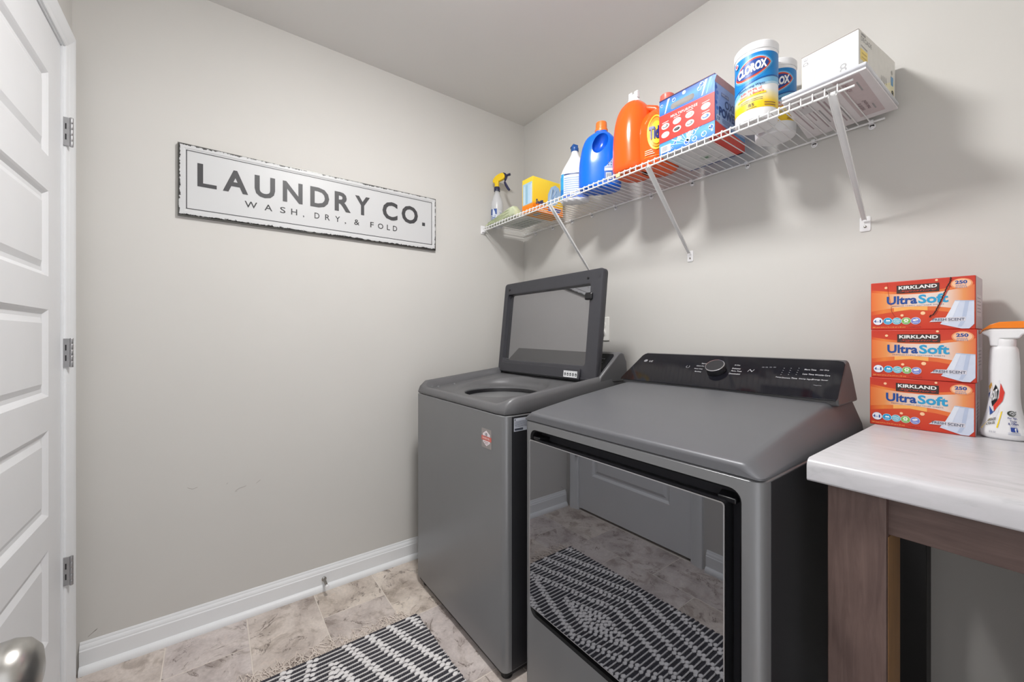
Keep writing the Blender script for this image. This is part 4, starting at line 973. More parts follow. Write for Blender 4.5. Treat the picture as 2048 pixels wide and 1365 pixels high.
sp_ = MB().lathe([(0.024, Z + .284), (0.0255, Z + .287), (.0255, Z + .296), (.019, Z + .300), (.016, Z + .308), (.015, Z + .318), (.010, Z + .322), (0, Z + .322)], (spx, spy, 0), 28, cap1=False)
sp_.box(spx - .022, spx - .006, spy - .008, spy + .008, Z + .302, Z + .334).box(spx + .004, spx + .020, spy - .008, spy + .008, Z + .306, Z + .332)
sp_.build('spout', m_white, oj, bevel=.002)
# handle bridge, and the reddish dosing cap behind
MB().tube([(ojx - .03, ojy - .006, Z + .246), (ojx - .006, ojy - .002, Z + .248), (ojx + .022, ojy + .008, Z + .236), (ojx + .044, ojy + .018, Z + .205)], [.011, .012, .013, .012], 12).build('handle', mat('orange_handle', s(222, 88, 40), .3, var=.02), oj)
MB().lathe([(0.024, Z + .262), (0.026, Z + .266), (.026, Z + .292), (.022, Z + .296), (0, Z + .296)], (ojx + .040, ojy + .055, 0), 24).build('dosing_cap', mat('coral_cap', s(216, 112, 98), .35, var=.03), oj)
MB().tube([(ojx + .040, ojy + .055, Z + .266), (ojx + .036, ojy + .046, Z + .235), (ojx + .030, ojy + .030, Z + .20)], [.026, .030, .034], 16).build('dosing_neck', m_orange, oj)

# carry carton, red and blue
ow, od, oh = .193, .205, .192
m_ox = grad_mat('blue_burst_card', [(0.0, s(34, 100, 186)), (.16, s(84, 158, 214)), (.30, s(38, 104, 188)), (.70, s(34, 88, 176)), (.86, s(62, 136, 206)), (1.0, s(28, 54, 138))], 2, 0.0, oh)
ob_, bx = carton('carry_carton', 'blue and red powder carton with carry slot and white picture dots', 'box', 1.3275, -0.294, ow, od, oh, Z, 0.0, [m_ox, mat('red_card', s(206, 62, 52), .45, var=.03)])
c = MB(); c.rings([[Vector((p.x, y, p.y)) for p in rrect(-.150, -.066, .144, .164, .0095, 0, 6)] for y in (-.01, .05)]); c.xf(Matrix.Translation((1.3275, -0.294, Z)))
MATS['cut_inside'] = mat('white_inside', s(228, 226, 224), .6, var=.02)
bx.modifiers.clear(); cut(bx, c); MATS['cut_inside'] = m_dark
f = Art(flat((-ow, 0, 0), (1, 0, 0), (0, 0, 1)))
rnd = random.Random(3)
for k in range(16):   # water burst streaks
    a_ = -2.6 + k * .14; f.poly([(.105, .010), (.105 + .07 * math.cos(a_ + 3.3), .010 + .055 * math.sin(abs(a_ + 3.3) % math.pi)), (.105 + .07 * math.cos(a_ + 3.36), .010 + .055 * math.sin(abs(a_ + 3.36) % math.pi))], (190, 226, 250) if k % 2 else (84, 160, 228), 0)
for k in range(12):
    x_ = .02 + .0145 * k
    if x_ > .030 and x_ < .13: continue
    f.poly([(x_, .140), (x_ + .012, .186), (x_ + .020, .186), (x_ + .004, .142)], ((214, 236, 250), (110, 180, 232), (60, 120, 210))[k % 3], 0)
for k in range(34):
    x_, z_ = rnd.uniform(.006, .187), rnd.choice((rnd.uniform(.008, .038), rnd.uniform(.142, .186)))
    if .036 < x_ < .132 and .138 < z_ < .172: continue
    r_ = rnd.uniform(.003, .011)
    if x_ - r_ < .001 or x_ + r_ > ow - .001 or z_ - r_ < .001 or z_ + r_ > oh - .001: continue
    f.ell(x_, z_, r_, r_, rnd.choice(((70, 140, 224), (44, 96, 190), (160, 210, 246))), 1, 14); f.ring(x_, z_, r_, r_, r_ * .22, (214, 234, 250), 2, n=14); f.ell(x_ - r_ * .3, z_ + r_ * .35, r_ * .25, r_ * .2, (240, 248, 255), 3, 8)
f.poly([(0, .043), (ow, .046), (ow, .134), (0, .138)], (222, 52, 44), 3)
f.text('MULTIPURPOSE', .044, .1160, .138, .1245, (250, 236, 230), 5, bold=.02, space=1.25)
for k, (x_, z_) in enumerate(((.024, .096), (.024, .067), (.067, .097), (.067, .070), (.112, .098), (.112, .070), (.165, .101), (.165, .069))):
    f.ell(x_, z_, .0150, .0100, (244, 240, 238), 5, 22)
    cc = ((120, 116, 112), (206, 200, 196), (220, 206, 196), (44, 44, 46), (170, 160, 150), (130, 130, 132), (196, 184, 170), (70, 120, 190))[k]
    f.ell(x_, z_, .011, .0055, cc, 6, 14); f.ell(x_ - .002, z_ + .001, .006, .003, (238, 232, 226) if k != 3 else (90, 90, 94), 7, 10)
    if k % 2 == 0 or k > 5: f.line([(x_ - .012, z_ + .0135), (x_ + .012, z_ + .0145)], .002, (248, 214, 206), 5)
f.rect(0, oh - .0022, ow, oh - .0004, (96, 44, 54), 6)
f.rect(.006, .006, .044, .030, (232, 234, 238), 5)
for k in range(11): f.rect(.012 + .0018 * k, .010, .012 + .0018 * k + (.0007 if k % 3 else .0011), .027, (60, 62, 70), 6)
f.build('front_print', ob_)
f = Art(flat((0, 0, 0), (0, 1, 0), (0, 0, 1)))
f.rect(.001, .044, od - .001, oh - .026, (160, 182, 222), 0)
f.band([(0.001, oh - .026), (od * .5, oh - .026), (od - .001, oh - .026)], [(0.001, oh - .001), (od * .5, oh - .001), (od - .001, oh - .001)], (196, 140, 138), 1)
f.poly([(.001, .001), (od - .001, .001), (od - .001, .030), (.001, .046)], (206, 66, 56), 1)
f.rect(.001, .046, .009, .164, (96, 136, 206), 1)
for k in range(7): f.ell(.008 + .004 * (k % 3), .056 + .016 * k, .007, .006, ((70, 112, 192), (120, 156, 214), (86, 126, 200))[k % 3], 2, 12)
f.rect(.040, .134, .090, .146, (128, 134, 168), 2); f.text('KIRKLAND', .043, .137, .087, .143, (220, 224, 236), 3, bold=.02)
f.text('OXI', .064, .102, .124, .128, (40, 66, 122), 3, bold=.02); f.text('POWER', .026, .068, .150, .098, (36, 60, 118), 3, bold=.045)
f.ell(.020, .058, .014, .012, (190, 204, 232), 3); f.text('328', .010, .052, .030, .063, (60, 90, 150), 5, bold=.02)
for k in range(3): f.line([(.046, .062 - .005 * k), (.10, .061 - .005 * k)], .0016, (100, 120, 170), 3)
f.build('side_print', ob_)
f = Art(flat((0, 0, -.00004), (-1, 0, 0), (0, 1, 0)), .00012); f.rect(0, 0, ow, od, (214, 214, 216), 0); f.rect(0, 0, .03, od, (206, 56, 46), 1)
f.line([(.050, .16), (.09, .182), (.16, .19)], .0012, (60, 60, 70), 2); f.rect(.004, od - .006, ow, od, (50, 70, 130), 1); f.rect(.075, .12, .115, .15, (190, 196, 192), 1); f.rect(.09, .13, .102, .142, (90, 130, 100), 2)
f.build('base_print', ob_)

# wipes canisters
def canister(cx_, cy_, face, label):
    t = thing('wipes_canister', label, 'canister', (cx_, cy_, Z), group='wipes canisters on the shelf')
    r = .0552; v = Vessel([(Z, r - .004, r - .004), (Z + .003, r - .0008, r - .0008), (Z + .016, r, r), (Z + .202, r, r)], 2.0, (cx_, cy_))
    v.mesh(8, 56).build('tub', m_white, t, smooth=40)
    lid_ = MB().lathe([(r + .0014, Z + .200), (r + .0022, Z + .202), (r + .0022, Z + .219), (r - .001, Z + .2235), (r - .006, Z + .2235), (r - .010, Z + .2215), (.018, Z + .2215), (0, Z + .2215)], (cx_, cy_, 0), 56, cap0=True, cap1=False).build('cap', m_white, t)
    MB().lathe([(.020, Z + .221), (.020, Z + .2255), (.017, Z + .227), (0, Z + .227)], (cx_ + .008, cy_ - .006, 0), 24, cap1=False).build('flip_lid', m_white, lid_)
    al = Art(v.wrap(R(face)), .00035, 40)
    b0, b1 = Z + .030, Z + .190; U = 1.75; n = 36
    al.rect(-U, b0, U, b1, grad_white_yellow, 0)
    wave = lambda a_: Z + .106 + .018 * math.sin(a_ * .9 + .15)
    us = [-U + 2 * U * i / n for i in range(n + 1)]
    al.band([(a_, wave(a_)) for a_ in us], [(a_, b1) for a_ in us], (20, 128, 200), 1)
    al.band([(a_, wave(a_) - .004) for a_ in us], [(a_, wave(a_)) for a_ in us], (14, 84, 156), 2)
    al.band([(a_, wave(a_) - .018) for a_ in us], [(a_, wave(a_) - .004) for a_ in us], (120, 182, 220), 1)
    al.band([(a_, wave(a_) - .024) for a_ in us], [(a_, wave(a_) - .018) for a_ in us], (176, 210, 230), 1)
    def lens(w, h, col, l, m=22):
        q = [-w + 2 * w * i / m for i in range(m + 1)]
        hh = lambda a_: h * max(0.0, 1 - abs(a_ / w) ** 2.2) ** .8
        c_ = lambda a_: Z + .147 + .012 * a_
        al.band([(a_, c_(a_) - hh(a_)) for a_ in q], [(a_, c_(a_) + hh(a_)) for a_ in q], col, l)
    lens(1.02, .0325, (84, 166, 218), 2); lens(.92, .0285, (236, 238, 244), 4); lens(.89, .0272, (206, 76, 52), 6); lens(.80, .0222, (30, 70, 148), 8)
    al.text('CLOROX', -.66, Z + .1345, .68, Z + .1600, (250, 250, 252), 11, bold=.055, skew=.011)
    al.ell(-.78, Z + .176, .12, .0075, (206, 214, 230), 9, 16); al.ell(-.78, Z + .176, .07, .0045, (200, 80, 90), 10, 12)
    al.text('Disinfecting Wipes', -.66, Z + .0900, .60, Z + .0990, (50, 70, 120), 4, bold=.01, skew=.006)
    al.text('Kills 99.9% of', -.52, Z + .0795, .46, Z + .0870, (212, 90, 60), 4, bold=.01, skew=.006); al.text('Viruses & Bacteria', -.60, Z + .0705, .56, Z + .0780, (212, 90, 60), 4, bold=.01, skew=.006)
    al.band([(-.74 + .14 * i, Z + .0610 + .0009 * i) for i in range(11)], [(-.74 + .14 * i, Z + .0655 + .0010 * i) for i in range(11)], (246, 214, 50), 3)
    for k in range(2): al.line([(-.54, Z + .0565 - .0048 * k), (-.2, Z + .0573 - .0048 * k), (.14, Z + .0580 - .0048 * k), (.50, Z + .0588 - .0048 * k)], .0015, (128, 124, 120), 3)
    al.text('85', -.16, Z + .0375, .12, Z + .0465, (70, 64, 50), 3, bold=.01); al.line([(-.24, Z + .033), (0, Z + .0335), (.22, Z + .034)], .0014, (120, 106, 60), 3)
    al.rect(.58, Z + .041, 1.2, Z + .044, (150, 110, 60), 3); al.rect(.58, Z + .034, 1.2, Z + .037, (150, 110, 60), 3)
    al.build('label', t)
    return t
grad_white_yellow = grad_mat('label_white_to_yellow', [(0.0, s(240, 196, 16)), (.30, s(244, 206, 40)), (.56, s(244, 234, 190)), (.68, s(240, 240, 240)), (1, s(240, 240, 240))], 2, .022, .110)
canister(1.424, -0.240, -80, 'front blue and yellow disinfecting wipes canister with white cap on shelf')
canister(1.428, -0.112, -70, 'rear wipes canister half hidden behind the front one, beside white box')

# printed sheets in a plastic sleeve, white carton on top
sl = thing('paper_sleeve', 'flat stack of printed sheets in a clear sleeve under the white carton', 'papers', (1.6, -0.17, Z), world=True)
P4 = [(1.518, -.312), (1.692, -.316), (1.699, -.028), (1.490, -.028)]
def sheet(i, z): 
    c_ = Vector((1.60, -.172)); return [Vector((c_.x + (p[0] - c_.x) * i, c_.y + (p[1] - c_.y) * i, z)) for p in P4]
m_paper = mat('printed_paper', s(226, 222, 224), .5, var=.02)
m_slv = mat('clear_sleeve', s(206, 208, 214), .2, var=.02, scale=20)
MB().rings([sheet(1, Z + .0006), sheet(1.0, Z + .0050), sheet(.985, Z + .0062)]).build('sheets', m_paper, sl, smooth=0)
MB().rings([sheet(.97, Z + .0064), sheet(1.012, Z + .0085), sheet(1.02, Z + .0150), sheet(1.0, Z + .0180)]).build('sleeve', m_slv, sl, bevel=.002)
f = Art(lambda a_, b_, h: Vector((1.696 - a_, -.034 - b_, Z + .0006 - h)), .00012)
PK, GY = (176, 160, 164), (160, 158, 160)
f.rect(.018, .02, .070, .275, (204, 190, 192), 0)
for x_, v0, v1, col in ((.030, .05, .085, GY), (.030, .18, .235, GY), (.088, .03, .27, GY), (.097, .03, .12, PK), (.106, .05, .20, PK), (.116, .03, .26, PK), (.128, .06, .16, GY), (.140, .03, .22, PK), (.150, .10, .25, PK), (.162, .04, .12, GY), (.172, .05, .24, PK)):
    f.rect(x_, v0, x_ + .0035, v1, col, 1)
f.rect(.135, .165, .170, .205, (206, 204, 206), 2)
f.text('Press On', .030, .215, .075, .225, (150, 116, 122), 3, rot=R(-90)); f.text('Simple labels', .012, .085, .072, .096, (130, 106, 112), 3, rot=R(-90)); f.text('for the home', .030, .082, .082, .092, (136, 112, 118), 3, rot=R(-90))
f.build('print', sl)

ww, wd, wh = .125, .240, .117
wb, bx = carton('bulb_box', 'white carton marked 8 PACK with pale yellow bands at the shelf end', 'box', 1.667, -0.262, ww, wd, wh, Z + .0182, R(-6), mat('white_card', s(216, 216, 216), .45, var=.01))
f = Art(flat((-ww, 0, 0), (1, 0, 0), (0, 0, 1)))
f.rect(.001, .001, .018, wh - .030, (218, 216, 178), 0); f.rect(0, wh - .0020, ww, wh - .0004, (112, 98, 86), 2)
f.text('D', .006, .088, .014, .100, (70, 70, 72), 1, rot=R(90)); f.text('E', .006, .102, .014, .110, (120, 120, 124), 1, rot=R(90))
f.text('8', .086, .024, .101, .048, (132, 132, 134), 1); f.text('PACK', .074, .010, .114, .020, (112, 112, 114), 1, space=1.2)
f.poly([(.022, .001), (.070, .001), (.030, .018), (.022, .028)], (222, 220, 176), 1); f.poly([(.02, .05), (.034, .07), (.030, .03), (.02, .02)], (220, 216, 172), 1)
f.rect(.034, .012, .048, .028, (186, 184, 182), 2); f.ell(.041, .020, .004, .005, (110, 110, 112), 3)
f.build('front_print', wb)
f = Art(flat((0, 0, 0), (0, 1, 0), (0, 0, 1)))
f.rect(.001, .001, wd - .001, wh - .001, (226, 224, 218), 0)
f.text('DECADE', .012, .092, .078, .103, (120, 118, 116), 1, space=1.1); f.rect(.014, .106, .040, .112, (150, 148, 146), 1)
f.rect(.008, .044, .052, .072, (244, 218, 120), 1)
for k in range(2): f.line([(.016, .062 - .010 * k), (.046, .062 - .010 * k)], .003, (206, 176, 90), 2)
f.line([(.012, .080), (.050, .077)], .003, (176, 172, 168), 2)
f.band([(.08, .001), (.15, .001), (.232, .001)], [(.08, .012), (.16, .030), (.232, .060)], (238, 232, 196), 1)
for k in range(4): f.ell(.142 + .011 * k, .040 + .001 * k, .003, .009, (190, 188, 184), 2, 10); f.ell(.142 + .011 * k, .030 + .001 * k, .0015, .002, (120, 118, 114), 3, 8)
f.text('8', .212, .012, .226, .030, (60, 60, 62), 3, bold=.03, rot=R(0)); f.rect(.208, .042, .224, .066, (112, 164, 206), 2); f.ell(.216, .078, .005, .006, (176, 176, 170), 2, 12)
f.build('side_print', wb)

# ---------------------------------------------------------------- stacked softener cartons on the table
kw, kd, kh = .1815, .112, .1225
m_kr = grad_mat('red_orange_card', [(0.0, s(198, 50, 30)), (.40, s(212, 76, 40)), (.62, s(212, 72, 42)), (1.0, s(196, 52, 34))], 2, 0, kh)
m_sw = grad_mat('cream_swoosh', [(0.0, s(226, 110, 50)), (.16, s(234, 150, 84)), (.32, s(234, 196, 170)), (.52, s(232, 218, 212)), (.75, s(230, 206, 194)), (.9, s(230, 150, 90)), (1.0, s(222, 110, 66))], 0, -kw, 0)
m_glow = grad_mat('orange_glow', [(0.0, s(214, 74, 36)), (.14, s(232, 130, 56)), (.35, s(222, 96, 48)), (.62, s(226, 112, 58)), (.85, s(230, 120, 56)), (1.0, s(212, 68, 38))], 0, -kw, 0)
BLUE, AQ = (30, 76, 152), (48, 158, 206)
def softener(x_, y_, z_, rot, label, torn=False):
    t, b = carton('softener_box', label, 'box', x_, y_, kw, kd, kh, z_, rot, m_kr, 'dryer sheet boxes stacked on the counter', bevel=.0015)
    f = Art(flat((-kw, 0, 0), (1, 0, 0), (0, 0, 1)), .0002)
    W_ = kw - .0015
    lo = [(.0015, .048), (.03, .053), (.06, .057), (.09, .0575), (.12, .055), (.15, .049), (W_, .040)]; hi = [(.0015, .098), (.03, .0925), (.06, .0885), (.09, .0875), (.12, .0885), (.15, .0935), (W_, .102)]
    f.band([(a_, b_ - .010) for a_, b_ in lo], [(a_, b_ + .006) for a_, b_ in hi], m_glow, 0); f.band(lo, hi, m_sw, 1)
    f.band([(.045, .046), (.075, .050), (.105, .046)], [(.045, .0555), (.075, .0573), (.105, .0560)], (246, 176, 96), 2)
    for a_, b_, r_ in ((.097, .040, .0042), (.030, .108, .003), (.060, .036, .003), (.120, .118, .0025)): f.ell(a_, b_, r_, r_, (250, 204, 160), 2, 14)
    f.rect(.050, .0915, .1245, .1115, (50, 40, 40), 3); f.rect(.0508, .0922, .1237, .1108, (62, 48, 46), 4)
    f.text('KIRKLAND', .0538, .1010, .1210, .1092, (244, 242, 240), 5, bold=.03); f.text('Signature', .056, .0930, .120, .0992, (206, 66, 50), 5, shear=.45)
    f.text('Ultra', .0315, .0640, .0870, .0850, BLUE, 4, bold=.03); f.text('Soft', .0890, .0640, .1395, .0855, AQ, 4, bold=.03)
    f.text('PREMIUM FABRIC SOFTENER SHEETS', .0415, .0585, .1320, .0612, (96, 96, 130), 4, space=1.15)
    # sheet of fabric
    f.poly([(.150, .0675), (W_ - .0005, .0655), (W_ - .0005, .012), (.172, .0015), (.160, .0015), (.126, .0125), (.135, .028), (.144, .050)], (206, 214, 232), 3)
    f.poly([(.150, .0675), (.158, .0672), (.147, .030), (.138, .0145), (.132, .017), (.135, .028), (.144, .050)], (222, 228, 240), 4)
    f.poly([(.166, .0660), (.172, .0658), (.166, .020), (.160, .006), (.154, .006), (.160, .022)], (184, 196, 220), 4)
    f.line([(.150, .0665), (W_ - .001, .0645)], .0012, (176, 186, 210), 5)
    f.poly([(.108, .0180), (.1665, .0190), (.1665, .0285), (.118, .0275)], (214, 212, 222), 5)
    f.text('FRESH SCENT', .1135, .0200, .1650, .0262, (84, 92, 112), 6, bold=.02)
    f.ell(.160, .1055, .0175, .0125, (234, 150, 100), 3); f.ell(.160, .1058, .0150, .0105, (242, 192, 156), 4); f.text('250', .1500, .1050, .1690, .1130, BLUE, 5, bold=.04); f.text('SINGLE', .1510, .1000, .1675, .1032, (110, 120, 170), 5); f.text('SHEETS', .1505, .0958, .1685, .0990, (110, 120, 170), 5)
    for k, (a_, col) in enumerate(((.0145, (240, 240, 246)), (.0335, (36, 156, 208)), (.0505, (104, 184, 204)), (.0675, (128, 186, 84)), (.0845, (124, 136, 206)))):
        f.ell(a_, .0225 - .0002 * k, .0098 if k == 0 else .0088, .0098 if k == 0 else .0088, (230, 232, 240) if k else (60, 90, 160), 4, 24)
        f.ell(a_, .0225 - .0002 * k, .0094 if k == 0 else .0081, .0094 if k == 0 else .0081, col, 5, 24)
        if k == 1: f.poly([(a_ - .004, .0215), (a_ + .005, .0215), (a_ + .003, .026), (a_, .0245), (a_ - .002, .0265)], (236, 244, 250), 6)
        if k == 2: f.line([(a_ - .006, .025), (a_ - .002, .0265), (a_ + .002, .0245), (a_ + .006, .026)], .0012, (230, 242, 248), 6); f.line([(a_ - .006, .021), (a_ - .002, .0225), (a_ + .002, .0205), (a_ + .006, .022)], .0012, (230, 242, 248), 6)
        if k == 3:
            for q in range(6): f.ell(a_ + .0030 * math.cos(q * 1.047), .0235 + .0030 * math.sin(q * 1.047), .0017, .0017, (240, 246, 232), 6, 8)
        if k == 4: f.ell(a_ - .0012, .0232, .0042, .0022, (246, 248, 252), 6, 12); f.ell(a_ + .0016, .0245, .0030, .0024, (246, 248, 252), 6, 12)
        if k: f.line([(a_ - .0045, .0178), (a_ + .0045, .0178)], .0010, (226, 236, 246), 6)
    f.text('4', .0070, .0188, .0112, .0262, BLUE, 6, bold=.05); f.text('in', .0122, .0196, .0163, .0232, BLUE, 6); f.text('1', .0178, .0188, .0205, .0262, BLUE, 6, bold=.05)
    f.text('250 count 6.4 in x 9 in (16 cm x 22 cm)', .0040, .0042, .0660, .0082, (250, 200, 110), 4); f.text('15.960 sq ft', .0720, .0045, .0940, .0075, (110, 50, 40), 4)
    if torn:
        pts = [(.1435, .1222), (.1425, .112), (.1375, .100), (.1330, .086), (.1280, .070), (.1232, .056), (.1180, .042), (.1140, .0345), (.1100, .0338), (.1085, .0275)]
        zig = []
        for (a_, b_), (c_, d_) in zip(pts[:-1], pts[1:]):
            for q in range(4): zig.append((a_ + (c_ - a_) * q / 4 + (.0007 if q % 2 else -.0007), b_ + (d_ - b_) * q / 4))
        f.line(zig, .0021, (26, 18, 16), 8)
        f.poly([(.1425, .112), (.1232, .056), (.1140, .0345), (.1185, .0380), (.1262, .0570), (.1400, .0960)], (196, 66, 44), 7)
        f.line([(.0400, .0590), (.0402, .0480), (.0470, .0330), (.0500, .0315)], .0008, (150, 60, 40), 7)
        f.line([(.0315, .1215), (.0350, .0900), (.0395, .0620)], .0006, (180, 70, 44), 7)
    f.build('front_print', t)
    g = Art(flat((0, 0, 0), (0, 1, 0), (0, 0, 1)), .0002)
    g.rect(.0015, .0015, kd - .0015, kh - .0015, (206, 190, 196), 0); g.rect(.012, .030, .090, .080, (220, 206, 210), 1)
    for k in range(5): g.line([(.02, .040 + .008 * k), (.08, .040 + .008 * k)], .0016, (150, 130, 140), 2)
    g.build('side_print', t)
    return t
softener(1.8485, -0.158, CZ + .0003, R(0.6), 'bottom box of the three orange dryer sheet cartons stacked on the counter')
softener(1.8510, -0.160, CZ + .0003 + kh + .0004, R(-0.3), 'middle box of the three stacked orange dryer sheet cartons')
softener(1.8490, -0.157, CZ + .0003 + 2 * (kh + .0004), R(-1.2), 'top orange dryer sheet carton, torn open along a dark jagged perforation', True)

# stain remover spray at the right edge
SHX, SHY = 1.888, -0.118
so = thing('spray_bottle', 'white waisted stain remover spray with orange trigger top, beside orange cartons', 'spray bottle', (SHX, SHY, CZ))
z_ = CZ + .0003
ves = Vessel([(z_, .030, .024), (z_ + .004, .0345, .028), (z_ + .014, .0365, .030), (z_ + .030, .0325, .029), (z_ + .070, .0250, .027), (z_ + .110, .0228, .025), (z_ + .150, .0228, .0235), (z_ + .185, .0216, .0215), (z_ + .200, .0205, .020), (z_ + .206, .0180, .018)], 2.5, (SHX, SHY), R(0))
ves.mesh(44, 40).build('bottle', m_white, so, smooth=60)
MB().lathe([(0.0150, z_ + .205), (0.0155, z_ + .207), (.0155, z_ + .221), (.0145, z_ + .223)], (SHX + .002, SHY, 0), 32).build('collar', m_white, so)
al = Art(ves.wrap(R(-90) + .24), .0004, 8)
L0 = -1.32
al.poly([(L0, z_ + .045), (-.95, z_ + .120), (-.40, z_ + .132), (-.30, z_ + .100), (-.42, z_ + .062), (-.62, z_ + .040)], (226, 226, 232), 0)
al.poly([(L0, z_ + .116), (-.98, z_ + .126), (-.52, z_ + .072), (-.62, z_ + .062)], (222, 170, 80), 1)
al.poly([(L0, z_ + .100), (-1.0, z_ + .106), (-.62, z_ + .062), (-.90, z_ + .052)], (54, 84, 150), 1)
al.poly([(-.34, z_ + .125), (-.20, z_ + .105), (-.26, z_ + .086), (-.66, z_ + .062), (-.74, z_ + .074), (-.42, z_ + .092)], (216, 60, 48), 2)
al.poly([(-1.0, z_ + .092), (-.62, z_ + .122), (-.44, z_ + .108), (-.52, z_ + .086), (-.80, z_ + .072)], (30, 30, 34), 3)
al.text('SHOUT', -.96, z_ + .086, -.50, z_ + .108, (240, 240, 242), 4, bold=.04, skew=.022)
al.poly([(L0, z_ + .020), (-.40, z_ + .026), (-.26, z_ + .064), (-.86, z_ + .044)], (246, 214, 40), 1)
al.text('ADVANCED', -.95, z_ + .040, -.50, z_ + .0460, (60, 54, 30), 3, bold=.02, skew=.014); al.text('ACTION GEL', -1.0, z_ + .0315, -.52, z_ + .0370, (60, 54, 30), 3, bold=.02, skew=.014)
al.text('22 FL OZ', -.72, z_ + .0145, -.45, z_ + .0180, (120, 120, 150), 3)
al.ell(.10, z_ + .0600, .22, .0060, (60, 66, 60), 3, 18); al.ell(.14, z_ + .0605, .15, .0040, (240, 240, 242), 4, 14); al.text('SHOUT', .02, z_ + .0580, .36, z_ + .0640, (50, 56, 60), 5, bold=.03, skew=.006)
N2 = (50, 60, 130)
al.text('For Tips,', -.10, z_ + .0465, .36, z_ + .0520, N2, 3, bold=.02); al.text('Tricks', -.02, z_ + .0405, .30, z_ + .0455, N2, 3, bold=.02); al.text('& Offers', -.10, z_ + .0350, .36, z_ + .0400, N2, 3, bold=.02); al.text('Find Us On', -.02, z_ + .0310, .26, z_ + .0332, N2, 3)
al.rect(-.02, z_ + .0205, .26, z_ + .0300, (36, 66, 150), 3); al.text('f', .13, z_ + .0205, .22, z_ + .0290, (240, 242, 248), 4, bold=.03)
al.line([(-.12, z_ + .0175), (.36, z_ + .0175)], .0010, (160, 170, 200), 3); al.line([(-.12, z_ + .0145), (.36, z_ + .0145)], .0010, (160, 170, 200), 3)
al.build('label', so, label='printed label with red and yellow burst')
def hp2(a_, b_, c_): return Vector((SHX + a_, SHY + b_, z_ + c_))
def slab2(poly, w): return MB().rings([[hp2(a_, -w, c_) for a_, c_ in poly], [hp2(a_, w, c_) for a_, c_ in poly]])
slab2([(-.020, .207), (-.006, .207), (-.004, .224), (.022, .224), (.026, .232), (.036, .238), (.062, .240), (.060, .246), (-.020, .246), (-.034, .239), (-.030, .234), (-.022, .228)], .0125).build('trigger_body', m_white, so, bevel=.004, seg=3)
slab2([(-.036, .234), (-.030, .243), (-.018, .2475), (.062, .2470), (.066, .252), (.062, .2610), (.020, .2625), (-.006, .2615), (-.020, .2555), (-.030, .246)], .0135).build('trigger_top', mat('orange_trigger', s(244, 132, 24), .22, var=.02), so, bevel=.004, seg=3)
slab2([(.034, .239), (.052, .239), (.052, .226), (.046, .214), (.040, .196), (.034, .198), (.036, .216), (.030, .230)], .009).build('trigger', mat('red_trigger', s(226, 70, 30), .25, var=.02), so, bevel=.003)

# ---------------------------------------------------------------- woven runner
RX0, RX1, RY0, RY1 = 0.412, 1.800, -1.540, -0.884
rg_ = thing('rug', 'black and white woven runner with diamond pattern and cream fringe on the tiles', 'rug', (RX0, RY0, 0.0), world=True)
MB().box(RX0 + .003, RX1 - .003, RY0 + .006, RY1 - .006, 0.0004, 0.0040).build('backing', mat('charcoal_weave', s(60, 58, 64), .95, var=.15, scale=200), rg_, smooth=0)
PT = 0.0190; nrow = int((RX1 - RX0) / PT)
def cord(name, x_, r, z0, flat_, m):
    n = 14; pts = [(x_, RY0 + (RY1 - RY0) * i / n, z0) for i in range(n + 1)]
    return MB().tube(pts, r, 7, flat_).build(name, m, rg_, smooth=80)
pd = cord('dark_cord', RX0 + .0060, .0038, .0072, .85, m_cordd); pw = cord('white_cord', RX0 + .0160, .0033, .0068, .9, m_cordw)
for i in range(nrow):
    for pr_, dx in ((pd, 0), (pd, .0060), (pw, 0)):
        o = pr_ if (i == 0 and dx == 0) else pr_.copy()
        if o is not pr_: COL.objects.link(o); o.parent = rg_
        o.location = (i * PT + dx + random.uniform(-.0006, .0006), random.uniform(-.0035, .0035), random.uniform(-.0003, .0003))
        o.rotation_euler.z = random.uniform(-.0012, .0012)
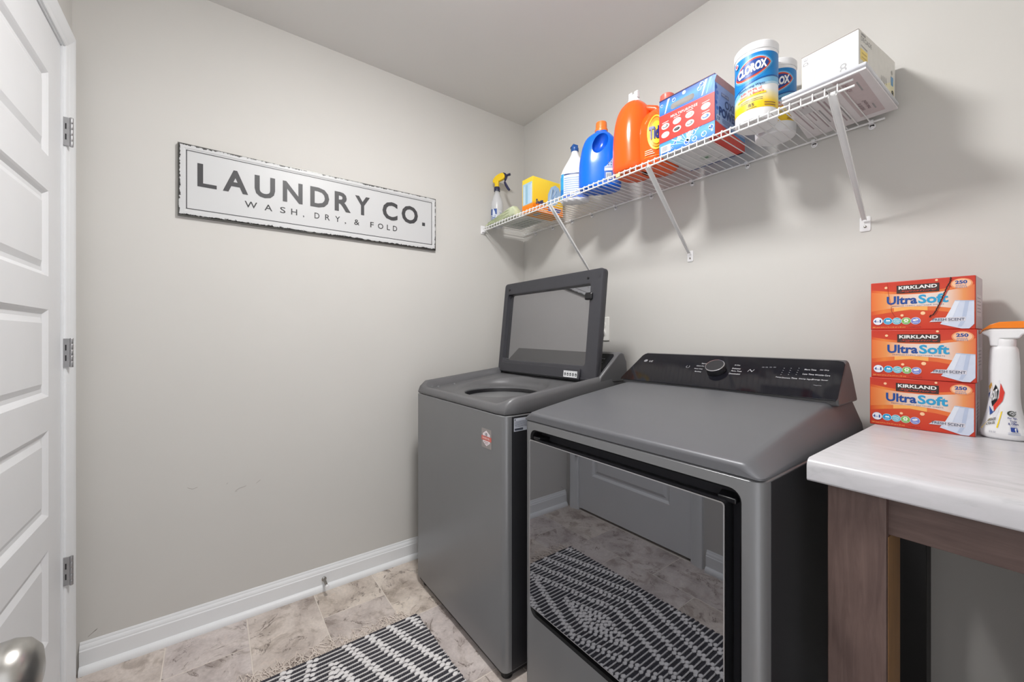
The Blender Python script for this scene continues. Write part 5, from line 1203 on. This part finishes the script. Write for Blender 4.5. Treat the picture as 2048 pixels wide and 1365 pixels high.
# tufts on concentric diamonds
spots = []
YC_, XC_, S_ = -1.212, 0.884, 0.31
levels = [0.022, 0.052, 0.122, 0.198, 0.278, 0.358, 0.438, 0.515]
for i in range(nrow):
    x_ = RX0 + i * PT + .0160
    dx = abs(((x_ - XC_ + 0.78) % 1.56) - 0.78)
    for lv in levels:
        dy = lv - S_ * dx
        if dy < -0.004: continue
        for sg_ in ((1, -1) if dy > .010 else (1,)):
            y_ = YC_ + sg_ * max(dy, 0)
            for q in (-.0078, .0080):
                yy_ = y_ + q + random.uniform(-.003, .003)
                if RY0 + .01 < yy_ < RY1 - .01: spots.append((x_ + random.uniform(-.0016, .0016) + (.0035 if q > 0 else -.0035), yy_))
spots.sort(key=lambda p: math.hypot(p[0] - 0.55, p[1] + 1.10))
def tuft_mb(sx_, sy_, sz_):
    bm = bmesh.new(); bmesh.ops.create_icosphere(bm, subdivisions=2, radius=1.0); bm.verts.ensure_lookup_table()
    m_ = MB().add([Vector((v.co.x * sx_ * (1 + .12 * math.sin(7 * v.co.y + 3 * v.co.z)), v.co.y * sy_, v.co.z * sz_ + sz_)) for v in bm.verts], [tuple(v.index for v in f.verts) for f in bm.faces]); bm.free(); return m_
tp = None
for x_, y_ in spots[:300]:
    if tp is None:
        tp = tuft_mb(.0076, .0104, .0042).build('tuft', m_tuft, None, smooth=80); o = tp
    else: o = tp.copy(); COL.objects.link(o)
    o.parent = rg_; o.location = (x_ - RX0, y_ - RY0, .0050); o.rotation_euler.z = random.uniform(-.35, .35); k = random.uniform(.88, 1.12); o.scale = (k, random.uniform(.9, 1.15), random.uniform(.9, 1.1))
big = MB(); base = tuft_mb(.0076, .0104, .0042)
for x_, y_ in spots[300:]:
    k = random.uniform(.88, 1.12); big.add([Vector((p.x * k + x_, p.y * k + y_, p.z + .0050)) for p in base.v], base.f)
big.build('tufts', m_tuft, rg_, smooth=80, kind='stuff')
fr_ = MB()
for i in range(170):
    y_ = RY0 + .008 + (RY1 - RY0 - .016) * i / 169.0 + random.uniform(-.003, .003); L_ = random.uniform(.030, .085); a_ = random.gauss(0, .45)
    pts = [(RX0 + .006, y_, .006)]; x_, yy_ = RX0 + .002, y_
    for q in range(5):
        x_ -= L_ / 5 * math.cos(a_); yy_ += L_ / 5 * math.sin(a_); a_ += random.gauss(0, .35)
        pts.append((max(x_, RX0 - .088), yy_, .0022 + .0035 * random.random() * (1 if q < 4 else .5)))
    fr_.tube(pts, .0012, 4)
fr_.build('fringe', m_cyl, rg_, kind='stuff', label='cream yarn fringe at the left end')
